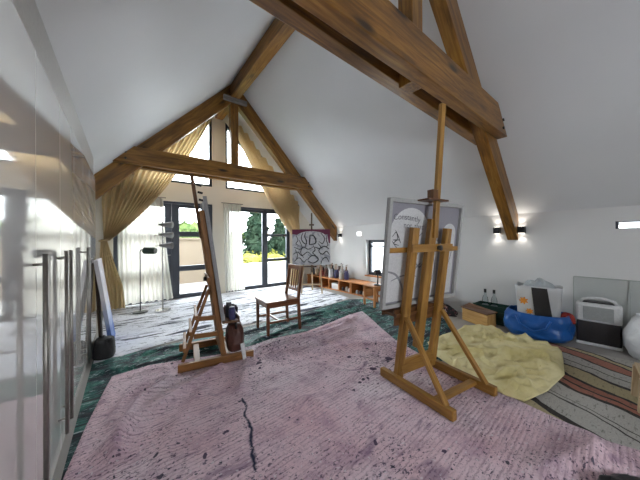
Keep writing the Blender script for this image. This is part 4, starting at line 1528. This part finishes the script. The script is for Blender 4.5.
# clear sheet leaning on the wall
t = thing('acrylic_sheet', 'clear acrylic sheet leaning on the wall behind the cool box', 'sheet', (4.725, .10, 0))
MB().beam((-.03, 0, 0), (.035, 0, .80), .006, .95, (1, 0, 0)).build('pane', CLEARP, t)
mb = MB()
mb.beam((.033, -.475, .795), (.035, .475, .80), .012, .012, (1, 0, 0))
for y in (-.475, .475, .0):
    mb.beam((-.03, y, 0), (.035, y, .80), .010, .008, (1, 0, 0))
mb.build('edge_strip', flat('grey_edge', (.45, .48, .46), .4), t)
# white bag at right
wb = sack('bin_bag', 'white plastic bag bulging at the right picture edge', 'bag', (4.45, -.07, .0), .17, .20, .46,
          [(.8, 0), (1, .2), (1.05, .5), (.8, .8), (.45, .95), (.3, 1.0)], WHITEBAG, 7.7, 0, .07, .004, None, True)
MB().tube([(0, .05, .42), (-.03, .09, .47), (-.06, .12, .48)], [.05, .03, .008], 8).build('tied_ear', WHITEBAG, wb, smooth=True)

# pale stool leg at the right edge
t = thing('stool', 'pale wooden stool cut off by the right picture edge', 'stool', (3.145, -.115, .022), math.radians(7))
MB().b2((-.15, -.15, .25), (.15, .15, .275)).build('seat', PALEW, t, bevel=.006)
for sx in (-1, 1):
    for sy in (-1, 1):
        MB().beam((sx * .15, sy * .15, 0), (sx * .14, sy * .14, .25), .035, .035, (1, 0, 0)).build('leg', PALEW, t, bevel=.004)
    MB().beam((sx * .145, -.145, .15), (sx * .145, .145, .15), .02, .03, (1, 0, 0)).build('stretcher', PALEW, t, bevel=.003)
# black bag at the bottom edge
t = sack('camera_bag', 'black rounded bag at the bottom picture edge on the pink sheet', 'bag', (1.955, .035, .035), .13, .085, .06,
         [(.8, 0), (1, .3), (.95, .7), (.6, 1)], BLACK, 1.5, math.radians(-36), .02, .004, None, True)

# ------------------------------------------------------------------ outdoors
struct(MB().b2((-8, YF + .22, -.18), (12, 9.6, -.04)), 'terrace', CONCRETE, 'paved roof terrace outside the doors', 'terrace')
struct(MB().b2((-8, 9.0, -.04), (2.75, 9.25, 1.36)).b2((-8, 8.96, 1.36), (2.78, 9.29, 1.42)), 'parapet_left', BEIGE, 'beige rendered terrace wall seen through the left doors', 'wall')
struct(MB().b2((2.78, 8.6, -.04), (12, 8.8, .50)), 'parapet_right', WHITER, 'low white terrace wall seen through the right doors', 'wall')
struct(MB().b2((7.2, 1.0, -.18), (7.4, 8.5, 2.2)), 'bright_backing', WHITER, 'added white wall that keeps the low side window bright', 'wall')  # added outside so the side window panes look bright
struct(MB().b2((-80, 9.6, -3.2), (120, 160, -3.0)), 'garden_ground', GRASS, 'grass of the garden beyond the terrace', 'ground')


def tree(name, label, loc, h, r, kind, mat, seed, n=900, ls=.35):
    t = thing(name, label, 'tree' if 'hedge' not in name else 'hedge', loc)
    rn = random.Random(seed)
    MB().tube([(0, 0, 0), (.05 * r, 0, h * .35), (0, 0, h * .75)], [.09 * r, .07 * r, .02 * r], 8).build('trunk', BARK, t)
    mb = MB()
    blobs = []
    for k in range(14):
        if kind == 'cone':
            z = h * (.12 + .85 * k / 13)
            rr = r * (1 - k / 14.5) ** .8
            blobs.append((Vector((rn.uniform(-.15, .15) * rr, rn.uniform(-.15, .15) * rr, z)), rr))
        else:
            a = rn.uniform(0, 6.28)
            d = r * .6 * rn.random() ** .5
            blobs.append((Vector((d * math.cos(a), d * math.sin(a), h * rn.uniform(.42, .85))), r * rn.uniform(.38, .6)))
    for c, rr in blobs:
        def fn(u, v):
            a, b = 2 * math.pi * u, math.pi * (v - .5)
            p = Vector((math.cos(a) * math.cos(b), math.sin(a) * math.cos(b), math.sin(b) * (.8 if kind != 'cone' else .55)))
            return c + p * rr * .82 * (1 + .3 * noise.noise(p * 3 + c))
        mb.grid(fn, 14, 8, True)
    for k in range(n):
        c, rr = blobs[rn.randrange(len(blobs))]
        a, b = rn.uniform(0, 6.28), math.asin(rn.uniform(-1, 1))
        p = Vector((math.cos(a) * math.cos(b), math.sin(a) * math.cos(b), math.sin(b) * (.8 if kind != 'cone' else .55)))
        q = c + p * rr * rn.uniform(.8, 1.12)
        e1 = Vector((rn.uniform(-1, 1), rn.uniform(-1, 1), rn.uniform(-1, 1))).normalized()
        e2 = e1.cross(p).normalized()
        s = ls * rn.uniform(.6, 1.2)
        mb.add([q - e1 * s, q + e2 * s * .6, q + e1 * s, q - e2 * s * .6], [(0, 1, 2, 3)])
    mb.build('foliage', mat, t)


tree('conifer_tree', 'tall dark conifer beyond the terrace, seen through the right doors', (7.9, 18, -3), 7.2, 1.75, 'cone', CONIFER, 1, 1600, .22)
tree('conifer_tree', 'smaller conifer right of the tall one, behind the door frame', (10.9, 20, -3), 6.3, 1.7, 'cone', CONIFER, 5, 1200, .22)
tree('hedge', 'yellow green bush at the foot of the tall conifer', (6.1, 13.5, -3), 4.0, 1.6, 'round', LEAFY, 2, 1200, .16)
tree('hedge', 'yellow green bush right of the tall conifer', (9.3, 13.8, -3), 4.2, 1.5, 'round', LEAFY, 8, 1200, .16)
for k, (xx, yy, h, r, m, lab) in enumerate(((1.2, 26, 5.6, 3.2, LEAFG, 'broad green tree left of the anthracite door stile'), (5.4, 30, 6.0, 3.4, LEAFG, 'broad green tree seen past the side-on easel'),
                                            (-6.5, 28, 6.0, 3.5, LEAFG, 'broad green tree behind the left sheer curtain'), (13, 42, 6.2, 3.5, LEAFG, 'green tree far off left of the conifer'),
                                            (24, 40, 6.0, 3.6, LEAFG, 'green tree far off right of the conifer'))):
    tree('garden_tree', lab, (xx, yy, -3), h, r, 'round', m, 20 + k, 1000, .35)
t = thing('house', 'pink brick house beyond the garden, right of the conifer', 'house', (15.5, 24, -3))
MB().b2((-3.5, 0, 0), (3.5, 5, 3.9)).build('house_wall', BRICK, t)
MB().prism([(-3.8, 3.9), (3.8, 3.9), (0, 6.0)], -.3, 5.3).build('house_roof', ROOFT, t)
for x in (-2, 0, 2):
    MB().b2((x - .45, -.03, 2.0), (x + .45, .02, 3.1)).build('house_window', FRAME, t)
